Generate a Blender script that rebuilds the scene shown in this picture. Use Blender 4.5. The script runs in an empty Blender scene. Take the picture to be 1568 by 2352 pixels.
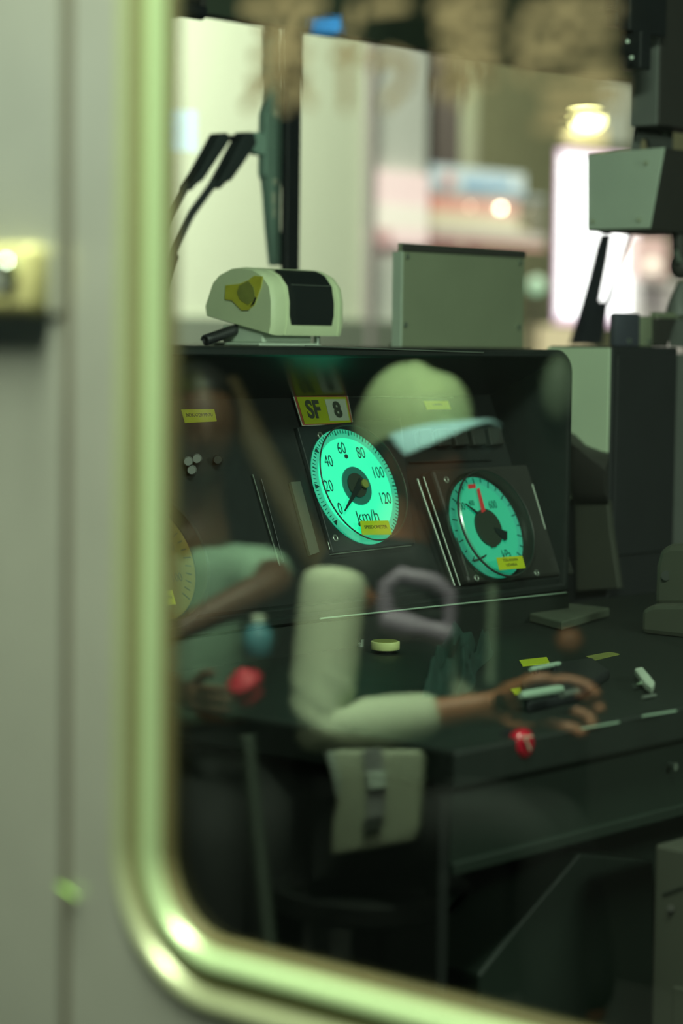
import bpy, bmesh, math, random
from mathutils import Vector, Matrix
random.seed(7)
S = bpy.context.scene
COL = S.collection
V = Vector

# ------------------------------------------------------------------ camera
F = 5300.0
CAM = V((-0.95, 0.0, 1.25))
A, PITCH, ROLL = math.radians(41.5), math.radians(4.28), math.radians(0.75)
fw0 = V((math.cos(A), math.sin(A), 0)); rt0 = V((math.sin(A), -math.cos(A), 0)); up0 = V((0, 0, 1))
FWD = fw0 * math.cos(PITCH) - up0 * math.sin(PITCH)
UPC = up0 * math.cos(PITCH) + fw0 * math.sin(PITCH)
RT = rt0 * math.cos(ROLL) + UPC * math.sin(ROLL)
UP = UPC * math.cos(ROLL) - rt0 * math.sin(ROLL)
cd = bpy.data.cameras.new('camera')
cam = bpy.data.objects.new('camera', cd); COL.objects.link(cam)
cam.matrix_world = Matrix(((RT.x, UP.x, -FWD.x, CAM.x), (RT.y, UP.y, -FWD.y, CAM.y), (RT.z, UP.z, -FWD.z, CAM.z), (0, 0, 0, 1)))
cd.sensor_fit = 'HORIZONTAL'; cd.lens = 50.0; cd.sensor_width = 50.0 * 1568 / F
cd.clip_start = 0.05; cd.clip_end = 200
cd.dof.use_dof = True; cd.dof.focus_distance = 2.63; cd.dof.aperture_fstop = 1.8
S.camera = cam

# ------------------------------------------------------------------ view, world, lights
S.view_settings.view_transform = 'Standard'; S.view_settings.look = 'None'
S.view_settings.exposure = 0.0; S.view_settings.gamma = 1.0
S.view_settings.use_curve_mapping = False
S.cycles.use_denoising = True
S.cycles.max_bounces = 8; S.cycles.transparent_max_bounces = 16
S.cycles.sample_clamp_indirect = 6.0
W = bpy.data.worlds.new('night'); S.world = W; W.use_nodes = True
bg = W.node_tree.nodes['Background']; bg.inputs[0].default_value = (.55, .75, .55, 1); bg.inputs[1].default_value = .012

def area(name, loc, look, sx, sy, power, col):
    l = bpy.data.lights.new(name, 'AREA'); l.shape = 'RECTANGLE'; l.size = sx; l.size_y = sy; l.energy = power; l.color = col
    o = bpy.data.objects.new(name, l); COL.objects.link(o); o.location = loc
    o.rotation_euler = (V(look) - V(loc)).to_track_quat('-Z', 'Y').to_euler()
    return o
GREENW = (.86, 1.0, .70)
bl = area('bench_light', (-1.62, 2.2, 2.7), (-2.0, 2.68, .8), .25, 1.2, 52, (.80, 1.0, .70)); bl.data.spread = math.radians(75)   # shaded tube over the platform seats
area('platform_light', (-.60, .85, 2.50), (-.42, .95, 1.0), .16, 1.0, 82, (.90, 1.0, .76))          # tube over the platform edge
area('cab_side_fill', (.30, .75, 2.10), (1.3, 1.95, 1.25), .5, .14, 21, (.80, 1.0, .76))         # added fill over the side window, brightens the flanks inside
area('cab_rear_fill', (1.2, -.42, 1.72), (1.15, 1.8, 1.3), .5, .25, 15, (.80, 1.0, .78))              # added fill from behind, stands for saloon light
area('front_light', (4.0, 5.2, 4.4), (4.2, 9, 1.6), 2.5, .4, 610, (.94, 1.0, .80))               # lamps lighting the facade ahead
area('facade_fill', (5.4, 7.0, 3.6), (5.2, 8.1, 2.4), .8, .3, 45, (1.0, .96, .90))                 # added fill to brighten the white facade
area('concourse_light', (11.6, 7.6, 5.0), (13.2, 12, 2.4), 2.0, .5, 230, (1.0, .97, .72))

# ------------------------------------------------------------------ rays from picture points to places
def ray(px, py): return FWD + RT * ((px - 784) / F) - UP * ((py - 1176) / F)
def at(px, py, d): return CAM + ray(px, py) * d
def onX(px, py, x): r = ray(px, py); return CAM + r * ((x - CAM.x) / r.x)
def onY(px, py, y): r = ray(px, py); return CAM + r * ((y - CAM.y) / r.y)
def onZ(px, py, z): r = ray(px, py); return CAM + r * ((z - CAM.z) / r.z)
def onP(px, py, p, n): r = ray(px, py); return CAM + r * ((p - CAM).dot(n) / r.dot(n))
def mir(p): return V((-p.x, p.y, p.z))                 # where a thing seen in the side window really stands
def rat(px, py, d): return mir(at(px, py, d))

# ------------------------------------------------------------------ materials
def mat(name, col, rough=.5, metal=0.0, var=.10, scale=30.0, emit=None, es=0.0, bump=0.0, coat=0.0, spec=.5):
    m = bpy.data.materials.new(name); m.use_nodes = True
    nt = m.node_tree; b = nt.nodes['Principled BSDF']
    b.inputs['Roughness'].default_value = rough; b.inputs['Metallic'].default_value = metal
    b.inputs['Coat Weight'].default_value = coat; b.inputs['Specular IOR Level'].default_value = spec
    tc = nt.nodes.new('ShaderNodeTexCoord'); nz = nt.nodes.new('ShaderNodeTexNoise')
    nz.inputs['Scale'].default_value = scale; nz.inputs['Detail'].default_value = 4
    nt.links.new(tc.outputs['Object'], nz.inputs['Vector'])
    mx = nt.nodes.new('ShaderNodeMix'); mx.data_type = 'RGBA'
    c = list(col) + [1]
    mx.inputs[6].default_value = [max(0, x * (1 - var)) for x in col] + [1]
    mx.inputs[7].default_value = [min(1, x * (1 + var)) for x in col] + [1]
    nt.links.new(nz.outputs['Fac'], mx.inputs[0])
    nt.links.new(mx.outputs[2], b.inputs['Base Color'])
    if bump:
        bp = nt.nodes.new('ShaderNodeBump'); bp.inputs['Strength'].default_value = bump; bp.inputs['Distance'].default_value = .004
        nt.links.new(nz.outputs['Fac'], bp.inputs['Height']); nt.links.new(bp.outputs['Normal'], b.inputs['Normal'])
    if emit:
        b.inputs['Emission Color'].default_value = list(emit) + [1]; b.inputs['Emission Strength'].default_value = es
    return m

def pane_mat(name, refl, tint=(1, 1, 1), rough=0.0):
    m = bpy.data.materials.new(name); m.use_nodes = True; nt = m.node_tree
    nt.nodes.remove(nt.nodes['Principled BSDF']); out = nt.nodes['Material Output']
    t = nt.nodes.new('ShaderNodeBsdfTransparent'); t.inputs[0].default_value = list(tint) + [1]
    g = nt.nodes.new('ShaderNodeBsdfGlossy'); g.inputs['Roughness'].default_value = rough
    x = nt.nodes.new('ShaderNodeMixShader'); x.inputs[0].default_value = refl
    nt.links.new(t.outputs[0], x.inputs[1]); nt.links.new(g.outputs[0], x.inputs[2]); nt.links.new(x.outputs[0], out.inputs[0])
    return m

M = {}
M['steel'] = mat('brushed_steel', (.40, .42, .36), .30, .45, .10, 14, bump=.03)
M['frame'] = mat('window_frame_metal', (.36, .41, .24), .36, .35, .08, 10)
M['bead'] = mat('frame_bead_metal', (.46, .62, .33), .33, .3, .06, 10)
M['channel'] = mat('frame_channel_shade', (.15, .15, .055), .6, .1, .12, 10)  # groove shade put into a darker olive than the ridges
M['gasket'] = mat('aged_gasket', (.13, .11, .04), .6, 0, .2, 30)
M['seal'] = mat('seam_seal', (.075, .055, .025), .7, 0, .2, 20)
M['latch'] = mat('cream_latch', (.55, .52, .24), .35, .2, .15, 30)
M['floor'] = mat('cab_floor', (.03, .04, .033), .7)
M['cabwall'] = mat('cab_wall_paint', (.03, .04, .03), .6)
M['header'] = mat('header_paint', (.045, .06, .04), .6)
M['platform'] = mat('platform_tar', (.012, .012, .011), .85, 0, .3, 8)
M['dark'] = mat('dark_backdrop_bed', (.008, .009, .008), .8, 0, .3, 4)
M['hood'] = mat('hood_black', (.013, .017, .016), .42, 0, .25, 60, bump=.06)
M['visor'] = mat('visor_black_gloss', (.016, .020, .020), .28, 0, .2, 50, spec=.3)
M['strip'] = mat('dull_strip', (.07, .09, .07), .5)
M['plate'] = mat('gauge_plate', (.018, .026, .026), .35, 0, .2, 40)
M['plate2'] = mat('gauge_box', (.028, .030, .026), .38, 0, .2, 40)
M['black'] = mat('black_plastic', (.016, .018, .020), .4, 0, .2, 40)
M['blue_black'] = mat('blue_black_rubber', (.065, .07, .095), .5, 0, .2, 40)
M['rubber'] = mat('wiper_rubber', (.03, .04, .04), .5, 0, .2, 40)
M['wiper'] = mat('wiper_metal', (.36, .54, .45), .45, .2, .12, 40)
M['chrome'] = mat('chrome', (.75, .85, .75), .12, 1.0, .03, 40)
M['bright'] = mat('trim_highlight', (.62, .85, .66), .22, .5, .03, 40)  # pale colour puts edge highlights into the metal trims and grips
M['alu'] = mat('dull_aluminium', (.40, .46, .40), .35, .8, .08, 60)
M['cream'] = mat('cream_plastic', (.60, .68, .44), .42, 0, .06, 40)
M['screen'] = mat('dark_screen', (.014, .018, .018), .18, 0, .1, 40)
M['tape'] = mat('yellow_tape', (.48, .46, .05), .35, 0, .3, 60)
M['tape_old'] = mat('aged_green_tape', (.22, .24, .06), .4, 0, .3, 60)
M['stick'] = mat('yellow_sticker', (.66, .70, .03), .4, 0, .06, 40)
M['stick_dim'] = mat('olive_yellow_sticker', (.48, .58, .02), .4, 0, .1, 40)
M['ink'] = mat('black_ink', (.02, .025, .02), .5)
M['inkgrey'] = mat('grey_ink', (.06, .075, .05), .5)
M['redline'] = mat('red_border', (.45, .10, .06), .5)
M['white'] = mat('white_sticker', (.62, .70, .55), .4)
M['grey_panel'] = mat('grey_green_panel', (.24, .27, .18), .5, .1, .12, 12)
M['grey_box'] = mat('grey_box_paint', (.50, .58, .48), .45, .0, .08, 20)
M['dark_box'] = mat('dark_box_paint', (.04, .038, .035), .5)
M['slate'] = mat('slate_box_paint', (.15, .16, .15), .5)
M['lit_cream'] = mat('lit_flank_cream', (.62, .74, .54), .5, 0, .05, 10)
M['cabinet'] = mat('dark_cabinet', (.022, .024, .027), .5, 0, .25, 10)
M['end'] = mat('console_end_black', (.005, .007, .006), .6, 0, .2, 20)
M['oldpole'] = mat('dull_pole', (.05, .065, .05), .6)
M['desk'] = mat('desk_black', (.009, .014, .011), .55, 0, .3, 30)
M['fascia'] = mat('console_green', (.009, .018, .012), .55, 0, .15, 12)
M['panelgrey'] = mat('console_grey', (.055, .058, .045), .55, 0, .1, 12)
M['red'] = mat('red_button', (.50, .01, .03), .25, 0, .05, 30, coat=.5)
M['cloth'] = mat('dark_green_cloth', (.006, .030, .022), .8, 0, .3, 50)
M['pad'] = mat('grey_pad', (.085, .10, .07), .7, 0, .2, 60)
M['device'] = mat('grey_handset', (.075, .08, .06), .5, 0, .1, 30)
M['yellow_knob'] = mat('cream_yellow_knob', (.55, .60, .26), .4)
M['needle'] = mat('needle_dark', (.012, .02, .02), .4)
M['hub'] = mat('hub_dark', (.03, .06, .045), .3, emit=(.0, .16, .11), es=.6)
M['hub2'] = mat('hub_brown', (.035, .045, .035), .4)
M['face'] = mat('lit_green_face', (.1, .4, .3), .5, emit=(.0, .92, .47), es=1.0)
M['face_rim'] = mat('lit_green_scale', (.1, .3, .25), .5, emit=(.004, .40, .22), es=1.0)
M['face2'] = mat('lit_teal_face', (.08, .25, .2), .5, emit=(.0, .33, .17), es=1.0)
M['face2b'] = mat('lit_teal_scale', (.08, .2, .18), .5, emit=(.004, .27, .16), es=1.0)
M['amber'] = mat('amber_face', (.11, .075, .010), .5, 0, .25, 60, emit=(.35, .22, .03), es=.07)
M['redneedle'] = mat('red_needle', (.35, .03, .03), .4, emit=(.5, .03, .03), es=.45)
M['tick'] = mat('dial_ink', (.0, .05, .04), .6)
M['vinyl'] = mat('tan_vinyl', (.17, .13, .065), .6, 0, .1, 30)
M['lime'] = mat('lime_scrap', (.28, .55, .08), .5)
# the glass
M['glass'] = pane_mat('side_glass', .10, (.97, 1, .975))
M['wglass'] = pane_mat('windshield_glass', .015, (1, 1, 1))
M['cover'] = pane_mat('gauge_cover', .010, (.97, 1, .98), .03)
M['rimclear'] = pane_mat('gauge_rim_clear', .22, (.8, .9, .85), .25)
# outside and people
M['facade'] = mat('pale_facade', (.72, .76, .60), .8, 0, .04, .8)
M['facade2'] = mat('white_facade', (.86, .86, .82), .8, 0, .04, .8)
M['plinth'] = mat('grey_plinth', (.20, .23, .18), .8, 0, .15, 3)
M['olive'] = mat('olive_wall', (.30, .32, .20), .8, 0, .25, 1.2)
M['facade_pole'] = mat('mauve_grey_pole', (.36, .32, .32), .7)
M['pillar'] = mat('mauve_dark_pillar', (.10, .085, .085), .7)
M['column'] = mat('grey_green_column', (.36, .42, .30), .7)
M['skin'] = mat('skin', (.25, .09, .038), .55, 0, .1, 20)
M['skin_dark'] = mat('skin_deep', (.10, .05, .026), .55, 0, .1, 20)
M['hair'] = mat('black_hair', (.012, .011, .01), .5)
M['shirt'] = mat('pale_shirt', (.42, .46, .32), .85, 0, .08, 60, bump=.2)
M['vest'] = mat('dark_vest', (.006, .007, .007), .85)
M['trousers'] = mat('dark_trousers', (.004, .005, .005), .85)
M['shoe'] = mat('dark_shoe', (.006, .006, .006), .5)
M['cap'] = mat('off_white_cap', (.30, .38, .20), .85, 0, .40, 12)
M['brim'] = mat('pale_blue_brim', (.46, .76, .82), .8)
M['bag'] = mat('grey_bag', (.20, .225, .155), .7, 0, .1, 20)
M['strap'] = mat('grey_strap', (.30, .36, .30), .6)
M['mauve'] = mat('mauve_bag', (.17, .13, .18), .6, 0, .2, 12)
M['bench'] = mat('dark_bench', (.007, .008, .008), .5)
M['top'] = mat('mint_white_top', (.30, .46, .33), .85, 0, .1, 30)
M['teal'] = mat('teal_plastic', (.06, .20, .24), .5)
M['redbag'] = mat('red_pouch', (.50, .012, .035), .6)
M['wood'] = mat('tan_rail', (.14, .10, .05), .5)
M['pole'] = mat('pale_pole', (.22, .28, .2), .5)
M['phone'] = mat('black_phone', (.012, .012, .014), .2)
M['lampbody'] = mat('lamp_body', (.3, .3, .3), .5)
def glow(n, c, s): return mat(n, (.5, .5, .5), .6, emit=c, es=s, var=.02)

# ------------------------------------------------------------------ mesh builder
class G:
    def __init__(self): self.v = []; self.f = []
    def add(self, vs, fs):
        k = len(self.v); self.v += [V(p) for p in vs]; self.f += [[i + k for i in f] for f in fs]; return self
    def obox(self, o, a, b, c):
        o, a, b, c = V(o), V(a), V(b), V(c)
        vs = [o, o + a, o + a + b, o + b, o + c, o + a + c, o + a + b + c, o + b + c]
        return self.add(vs, [[0, 3, 2, 1], [4, 5, 6, 7], [0, 1, 5, 4], [1, 2, 6, 5], [2, 3, 7, 6], [3, 0, 4, 7]])
    def box(self, x0, x1, y0, y1, z0, z1): return self.obox((x0, y0, z0), (x1 - x0, 0, 0), (0, y1 - y0, 0), (0, 0, z1 - z0))
    def prism(self, pts, vec):
        n = len(pts); pts = [V(p) for p in pts]; vec = V(vec)
        return self.add(pts + [p + vec for p in pts], [list(range(n))[::-1], list(range(n, 2 * n))] + [[i, (i + 1) % n, n + (i + 1) % n, n + i] for i in range(n)])
    def loft(self, rings, closed=True, caps=True):
        n = len(rings[0]); k = len(self.v)
        for r in rings: self.v += [V(p) for p in r]
        for j in range(len(rings) - 1):
            for i in range(n if closed else n - 1):
                i2 = (i + 1) % n
                self.f.append([k + j * n + i, k + j * n + i2, k + (j + 1) * n + i2, k + (j + 1) * n + i])
        if caps:
            self.f.append([k + i for i in range(n)][::-1]); self.f.append([k + (len(rings) - 1) * n + i for i in range(n)])
        return self
    def tube(self, pts, r, n=12, caps=True):
        pts = [V(p) for p in pts]; rs = r if isinstance(r, (list, tuple)) else [r] * len(pts)
        rings = []; up = None
        for i, p in enumerate(pts):
            t = (pts[min(i + 1, len(pts) - 1)] - pts[max(i - 1, 0)]).normalized()
            if up is None: up = t.orthogonal().normalized()
            up = (up - t * up.dot(t)).normalized(); w = t.cross(up)
            rings.append([p + (up * math.cos(2 * math.pi * k / n) + w * math.sin(2 * math.pi * k / n)) * rs[i] for k in range(n)])
        return self.loft(rings, True, caps)
    def disc(self, c, u, v, r0, r1, n=64, thick=None):
        """ring (or disc when r0 = 0) in the plane of u, v"""
        c, u, v = V(c), V(u), V(v); w = u.cross(v)
        pt = lambda r, k: c + (u * math.cos(2 * math.pi * k / n) + v * math.sin(2 * math.pi * k / n)) * r
        if r0 <= 0:
            ring = [pt(r1, k) for k in range(n)]
            if thick: return self.prism(ring, w * thick)
            return self.add(ring, [list(range(n))])
        if thick:
            a = [[pt(r0, k), pt(r1, k), pt(r1, k) + w * thick, pt(r0, k) + w * thick] for k in range(n)]
            vs = [p for q in a for p in q]; fs = []
            for k in range(n):
                b = 4 * k; e = 4 * ((k + 1) % n)
                for i in range(4): fs.append([b + i, e + i, e + (i + 1) % 4, b + (i + 1) % 4])
            return self.add(vs, fs)
        vs = [pt(r0, k) for k in range(n)] + [pt(r1, k) for k in range(n)]
        return self.add(vs, [[k, (k + 1) % n, n + (k + 1) % n, n + k] for k in range(n)])
    def torus(self, c, u, v, R, r, n=64, m=10):
        c, u, v = V(c), V(u), V(v); w = u.cross(v); k0 = len(self.v)
        for i in range(n):
            d = u * math.cos(2 * math.pi * i / n) + v * math.sin(2 * math.pi * i / n)
            for j in range(m): self.v.append(c + d * (R + r * math.cos(2 * math.pi * j / m)) + w * (r * math.sin(2 * math.pi * j / m)))
        for i in range(n):
            for j in range(m):
                self.f.append([k0 + i * m + j, k0 + ((i + 1) % n) * m + j, k0 + ((i + 1) % n) * m + (j + 1) % m, k0 + i * m + (j + 1) % m])
        return self
    def ball(self, c, a, b, d, n=24, m=16, fn=None):
        """ellipsoid with half-axes a, b, d; fn(unit vector) may give a radius factor"""
        c, a, b, d = V(c), V(a), V(b), V(d); k0 = len(self.v)
        def P(t, p):
            q = V((math.cos(t) * math.sin(p), math.sin(t) * math.sin(p), math.cos(p))); s = fn(q) if fn else 1
            return c + (a * q.x + b * q.y + d * q.z) * s
        self.v.append(P(0, 0)); self.v.append(P(0, math.pi))
        for j in range(1, m):
            for i in range(n): self.v.append(P(2 * math.pi * i / n, math.pi * j / m))
        R = lambda j, i: k0 + 2 + (j - 1) * n + i % n
        for i in range(n):
            self.f.append([k0, R(1, i), R(1, i + 1)]); self.f.append([k0 + 1, R(m - 1, i + 1), R(m - 1, i)])
            for j in range(1, m - 1): self.f.append([R(j, i), R(j + 1, i), R(j + 1, i + 1), R(j, i + 1)])
        return self
    def text(self, s, size, o, u, v, ext=.0004, sx=1.0, bold=0.0):
        """lettering centred on o, running along u, upright along v"""
        cu = bpy.data.curves.new('t', 'FONT'); cu.body = s; cu.size = size; cu.align_x = 'CENTER'; cu.align_y = 'CENTER'
        cu.extrude = ext; cu.resolution_u = 4; cu.offset = bold
        ob = bpy.data.objects.new('t', cu); COL.objects.link(ob)
        dg = bpy.context.evaluated_depsgraph_get(); me = bpy.data.meshes.new_from_object(ob.evaluated_get(dg))
        w = V(u).cross(V(v)); k = len(self.v)
        for q in me.vertices: self.v.append(V(o) + V(u) * (q.co.x * sx) + V(v) * q.co.y + w * (q.co.z + ext))
        for p in me.polygons: self.f.append([k + i for i in p.vertices])
        bpy.data.objects.remove(ob); bpy.data.curves.remove(cu); bpy.data.meshes.remove(me)
        return self
    def build(self, name, m, parent=None, smooth=None, bevel=0.0, seg=2, mirror=False, fix=True):
        vs = [mir(p) for p in self.v] if mirror else self.v
        if parent is None:
            xs, ys, zs = [p.x for p in vs], [p.y for p in vs], [p.z for p in vs]
            org = V(((min(xs) + max(xs)) / 2, (min(ys) + max(ys)) / 2, min(zs)))
        else: org = world_org(parent)
        me = bpy.data.meshes.new(name)
        me.from_pydata([tuple(p - org) for p in vs], [], self.f); me.validate()
        b = bmesh.new(); b.from_mesh(me)
        bmesh.ops.remove_doubles(b, verts=b.verts, dist=1e-6)
        if fix: bmesh.ops.recalc_face_normals(b, faces=b.faces)
        if bevel:
            es = [e for e in b.edges if len(e.link_faces) == 2 and e.calc_face_angle(0) > math.radians(35)]
            bmesh.ops.bevel(b, geom=es, offset=bevel, segments=seg, profile=.5, affect='EDGES', clamp_overlap=True)
        b.to_mesh(me); b.free()
        if smooth is not None:
            for p in me.polygons: p.use_smooth = True
            me.set_sharp_from_angle(angle=math.radians(smooth))
        me.materials.append(m)
        o = bpy.data.objects.new(name, me); COL.objects.link(o)
        if parent is None: o.location = org
        else: o.parent = parent
        return o
ORG = {}
def world_org(o):
    p = V((0, 0, 0))
    while o: p += o.location; o = o.parent
    return p
def thing(name, label, cat, loc, group=None):
    o = bpy.data.objects.new(name, None); COL.objects.link(o); o.location = loc; o.empty_display_size = .05
    return tag(o, label, cat, group)
def tag(o, label, cat, group=None):
    o['label'] = label; o['category'] = cat
    if group: o['group'] = group
    return o
def struct(o): o['kind'] = 'structure'; return o
X, Y, Z = V((1, 0, 0)), V((0, 1, 0)), V((0, 0, 1))

# ================================================================== SETTING
# ---- rounded side window in the plane x = 0
GL = onX(386, 1200, 0).y            # edges of the glass opening
GB = onX(560, 2188, 0).z
GR, GT, RC = 0.02, GB + 1.1, .050
OX = -.006                          # outer skin of the train side
def rrect(o, n=14):
    """rounded rectangle in y, z at offset o outside the glass edge"""
    r = RC + o; pts = []
    for (cy, cz, a0) in ((GL - RC, GB + RC, -90), (GL - RC, GT - RC, 0), (GR + RC, GT - RC, 90), (GR + RC, GB + RC, 180)):
        for k in range(n + 1):
            a = math.radians(a0 + 90 * k / n); pts.append((cy + r * math.cos(a), cz + r * math.sin(a)))
    return pts
def sweep(g, profile):
    g.loft([[V((x, y, z)) for (y, z) in rrect(o)] for (o, x) in profile], True, False); return g
win = thing('window_1', '', '', V((0, (GL + GR) / 2, GB))); struct(win)
for k in ('label', 'category'): del win[k]
def ridge(o0, o1, x0, x1, h, n=9):
    return [(o0 + (o1 - o0) * k / n, x0 + (x1 - x0) * k / n - h * math.sin(math.pi * k / n) ** .8) for k in range(n + 1)]
wf = sweep(G(), ridge(.040, .0265, OX, OX, .006)).build('window_frame', M['frame'], win, smooth=60)
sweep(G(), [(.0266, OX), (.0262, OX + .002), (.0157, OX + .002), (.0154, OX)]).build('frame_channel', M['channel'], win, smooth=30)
sweep(G(), ridge(.0155, .0012, OX, -.001, .0065) + [(.001, .007)]).build('window_bead', M['bead'], win, smooth=60)
sweep(G(), [(.0012, -.003), (-.0005, -.004), (-.002, -.003), (-.003, -.001), (-.003, .004), (.0008, .006)]).build('gasket', M['gasket'], win, smooth=60)
g = G(); g.prism([V((0, y, z)) for (y, z) in rrect(-.001)], (.005, 0, 0)); g.build('pane', M['glass'], win)

# blurred tan characters stuck on the glass
def strokes(paths, w):
    g = G()
    for path in paths:
        for (a, b) in zip(path[:-1], path[1:]):
            p, q = onX(*a, -.0012), onX(*b, -.0012); t = (q - p).normalized(); n = X.cross(t) * (w / 2)
            e = t * w * .3
            g.prism([p - e - n, q + e - n, q + e + n, p - e + n], (-.0006, 0, 0))
    return g
LET = [
    [[(655, -40), (655, 250)], [(585, 128), (705, 122)], [(600, 60), (640, 100)], [(700, 40), (670, 95)], [(645, 140), (565, 245)], [(662, 140), (712, 240)], [(580, 185), (700, 175)], [(560, 20), (740, 10)]],
    [[(795, 95), (795, 248)], [(770, 130), (832, 120)], [(815, 20), (815, 60)], [(850, 145), (900, 128), (940, 148), (930, 195), (885, 240)], [(850, 20), (930, 10)]],
    [[(1000, 20), (1140, 10)], [(1010, 70), (1140, 62)], [(1015, 125), (1140, 115)], [(1070, -20), (1055, 235)], [(1035, 150), (1010, 215)], [(1100, 140), (1125, 190)], [(1010, 175), (1130, 165)], [(1040, 195), (1085, 205)], [(1030, 40), (1120, 150)]],
    [[(1210, 30), (1410, 20)], [(1230, 90), (1400, 80)], [(1250, 205), (1420, 195)], [(1260, 250), (1420, 235)], [(1240, 290), (1300, 280)], [(1200, 140), (1290, 130)], [(1300, -10), (1310, 120)], [(1330, 160), (1400, 150)], [(1200, 60), (1200, 180)]],
]
for ps in LET: strokes(ps, .0064).build('vinyl_letter', M['vinyl'], win)

# ---- train side (steel skin with the opening), seam, lower ledge
SY = onX(152, 1200, OX).y           # seam
def wall_pieces():
    """steel skin round the window: four plates and the corner fillets, one mesh"""
    g = G(); o = .0395; t = .012
    y0, y1, z0, z1 = -1.6, SY - .0045, -.1, 2.6
    def slab(pts): g.prism([V((OX, *p)) for p in pts], (t, 0, 0))
    yl, yr, zb, zt = GL + o, GR - o, GB - o, GT + o
    slab([(yl, z0), (y1, z0), (y1, z1), (yl, z1)]); slab([(y0, z0), (yr, z0), (yr, z1), (y0, z1)])
    slab([(yr, z0), (yl, z0), (yl, zb), (yr, zb)]); slab([(yr, zt), (yl, zt), (yl, z1), (yr, z1)])
    P = rrect(o); m = len(P) // 4
    for c, (cy, cz) in enumerate(((yl, zb), (yl, zt), (yr, zt), (yr, zb))):
        slab([(cy, cz)] + P[c * m:(c + 1) * m])
    return g
struct(wall_pieces().build('wall_side', M['steel']))
ZL = onX(80, 724, OX).z
struct(G().box(OX - .004, OX + .010, SY + .0045, SY + 1.6, ZL, 2.6).build('wall_side_upper', M['steel'], bevel=.002))
struct(G().box(OX, OX + .010, SY + .0045, SY + 1.6, -.1, ZL).build('wall_side_lower', M['steel']))
struct(G().box(OX + .006, OX + .014, SY - .008, SY + .008, -.1, 2.6).build('trim_1', M['seal']))

# ---- cab shell
struct(G().box(0, 2.8, -.5, 2.35, -.06, 0).build('floor', M['floor']))
struct(G().box(0, 2.8, -.5, 2.42, 2.2, 2.25).build('ceiling', M['cabwall']))
struct(G().box(0, 2.8, -.54, -.5, 0, 2.2).build('wall_rear', M['cabwall']))
struct(G().box(2.8, 2.84, -.5, 2.42, 0, 2.2).build('wall_far', M['cabwall']))
g = G()                                                       # inner lining of the near side, round the window
g.box(.012, .03, -.5, GR - .04, 0, 2.2); g.box(.012, .03, GL + .04, 2.3, 0, 2.2)
g.box(.012, .03, GR - .04, GL + .04, 0, GB - .04); g.box(.012, .03, GR - .04, GL + .04, GT + .04, 2.2)
struct(g.build('wall_near_lining', M['cabwall']))
YW = 2.42                                                      # windshield plane
zh = onY(690, 67, YW).z
struct(G().box(.03, 2.8, YW - .006, YW + .03, zh, 2.25).build('wall_front_header', M['header']))
zs = 1.235
struct(G().box(.03, 2.8, YW - .02, YW + .06, 0, zs - .06).build('wall_front', M['cabwall']))
MX0, MX1 = onY(655, 330, YW).x, onY(687, 330, YW).x
struct(G().box(MX0, MX1, YW - .004, YW + .008, zs - .06, zh).build('trim_2', M['black'], bevel=.002))
struct(G().box(.03, MX0, YW + .012, YW + .018, zs - .06, zh).build('window_2', M['wglass']))
struct(G().box(MX1, 2.8, YW + .012, YW + .018, zs - .06, zh).build('window_3', M['wglass']))
# rolled shade at the header
p = onY(300, 60, YW - .1); q = onY(462, 8, YW - .1)
v = thing('sun_visor', 'dark rolled sun shade under the windshield header beside the steel frame', 'sun visor', V((p.x, YW - .1, p.z - .0)))
zc_ = onY(430, 42, YW - .1).z + .012
G().tube([(p.x, YW - .1, zc_), (q.x, YW - .1, zc_)], .012, 16).build('roller', M['black'], v, smooth=40)
for xx in (p.x, q.x - .012): G().box(xx, xx + .012, YW - .11, YW - .02, zc_ - .004, zc_ + .03).build('bracket', M['dark_box'], v)

# ---- station platform (its side of the glass) and track bed ahead
struct(G().box(-3.05, -.07, -4, 9, -.35, -.10).build('platform', M['platform']))
struct(G().box(-3.15, -3.05, -4, 12, -.35, 3.4).build('wall_backdrop', M['dark']))  # added dark wall, keeps the lit floor out of the reflection
struct(G().box(-3.05, 16, 2.8, 16, -1.3, -1.2).build('track_bed', M['dark']))

# ================================================================== OUTSIDE AHEAD
YF = 8.0
fx = lambda px, y=YF: onY(px, 600, y).x
fz = lambda py, y=YF, px=900: onY(px, py, y).z
def fbox(g, x0, y0, x1, y1, y=YF, t=.1):
    """upright slab facing the train whose front spans the given picture rectangle"""
    a, b = onY(x0, (y0 + y1) / 2, y), onY(x1, (y0 + y1) / 2, y)
    return g.box(a.x, b.x, y, y + t, onY((x0 + x1) / 2, y1, y).z, onY((x0 + x1) / 2, y0, y).z)
g = G().box(fx(150), fx(832), YF, YF + .3, fz(738), 4.5); struct(g.build('wall_facade', M['facade']))
g = G().box(fx(832), fx(986), YF + .03, YF + .3, fz(790), 4.5); struct(g.build('wall_facade_white', M['facade2']))
g = G().box(fx(150), fx(990), YF - .05, YF + .32, -1.2, fz(738)); struct(g.build('wall_facade_plinth', M['plinth']))
g = G().box(fx(830), fx(842), YF - .06, YF + .03, -1.2, 4.4); struct(g.build('trim_3', M['facade_pole']))
YB = 12.0
g = G().box(fx(900, YB), fx(1750, YB), YB, YB + .2, -1.2, 6.5); struct(g.build('wall_concourse', M['olive']))
def onfront(name, label, cat, rect, y, m, t=.1, em=None, parent=None, group=None):
    o = fbox(G(), *rect, y, t).build(name, m, parent)
    if parent is None: tag(o, label, cat, group)
    return o
g = G().box(fx(992, 10.2), fx(1052, 10.2), 10.2, 10.5, -1.2, 5)
tag(g.build('pillar', M['pillar']), 'dark mauve pillar beside the end of the white facade', 'pillar')
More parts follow.
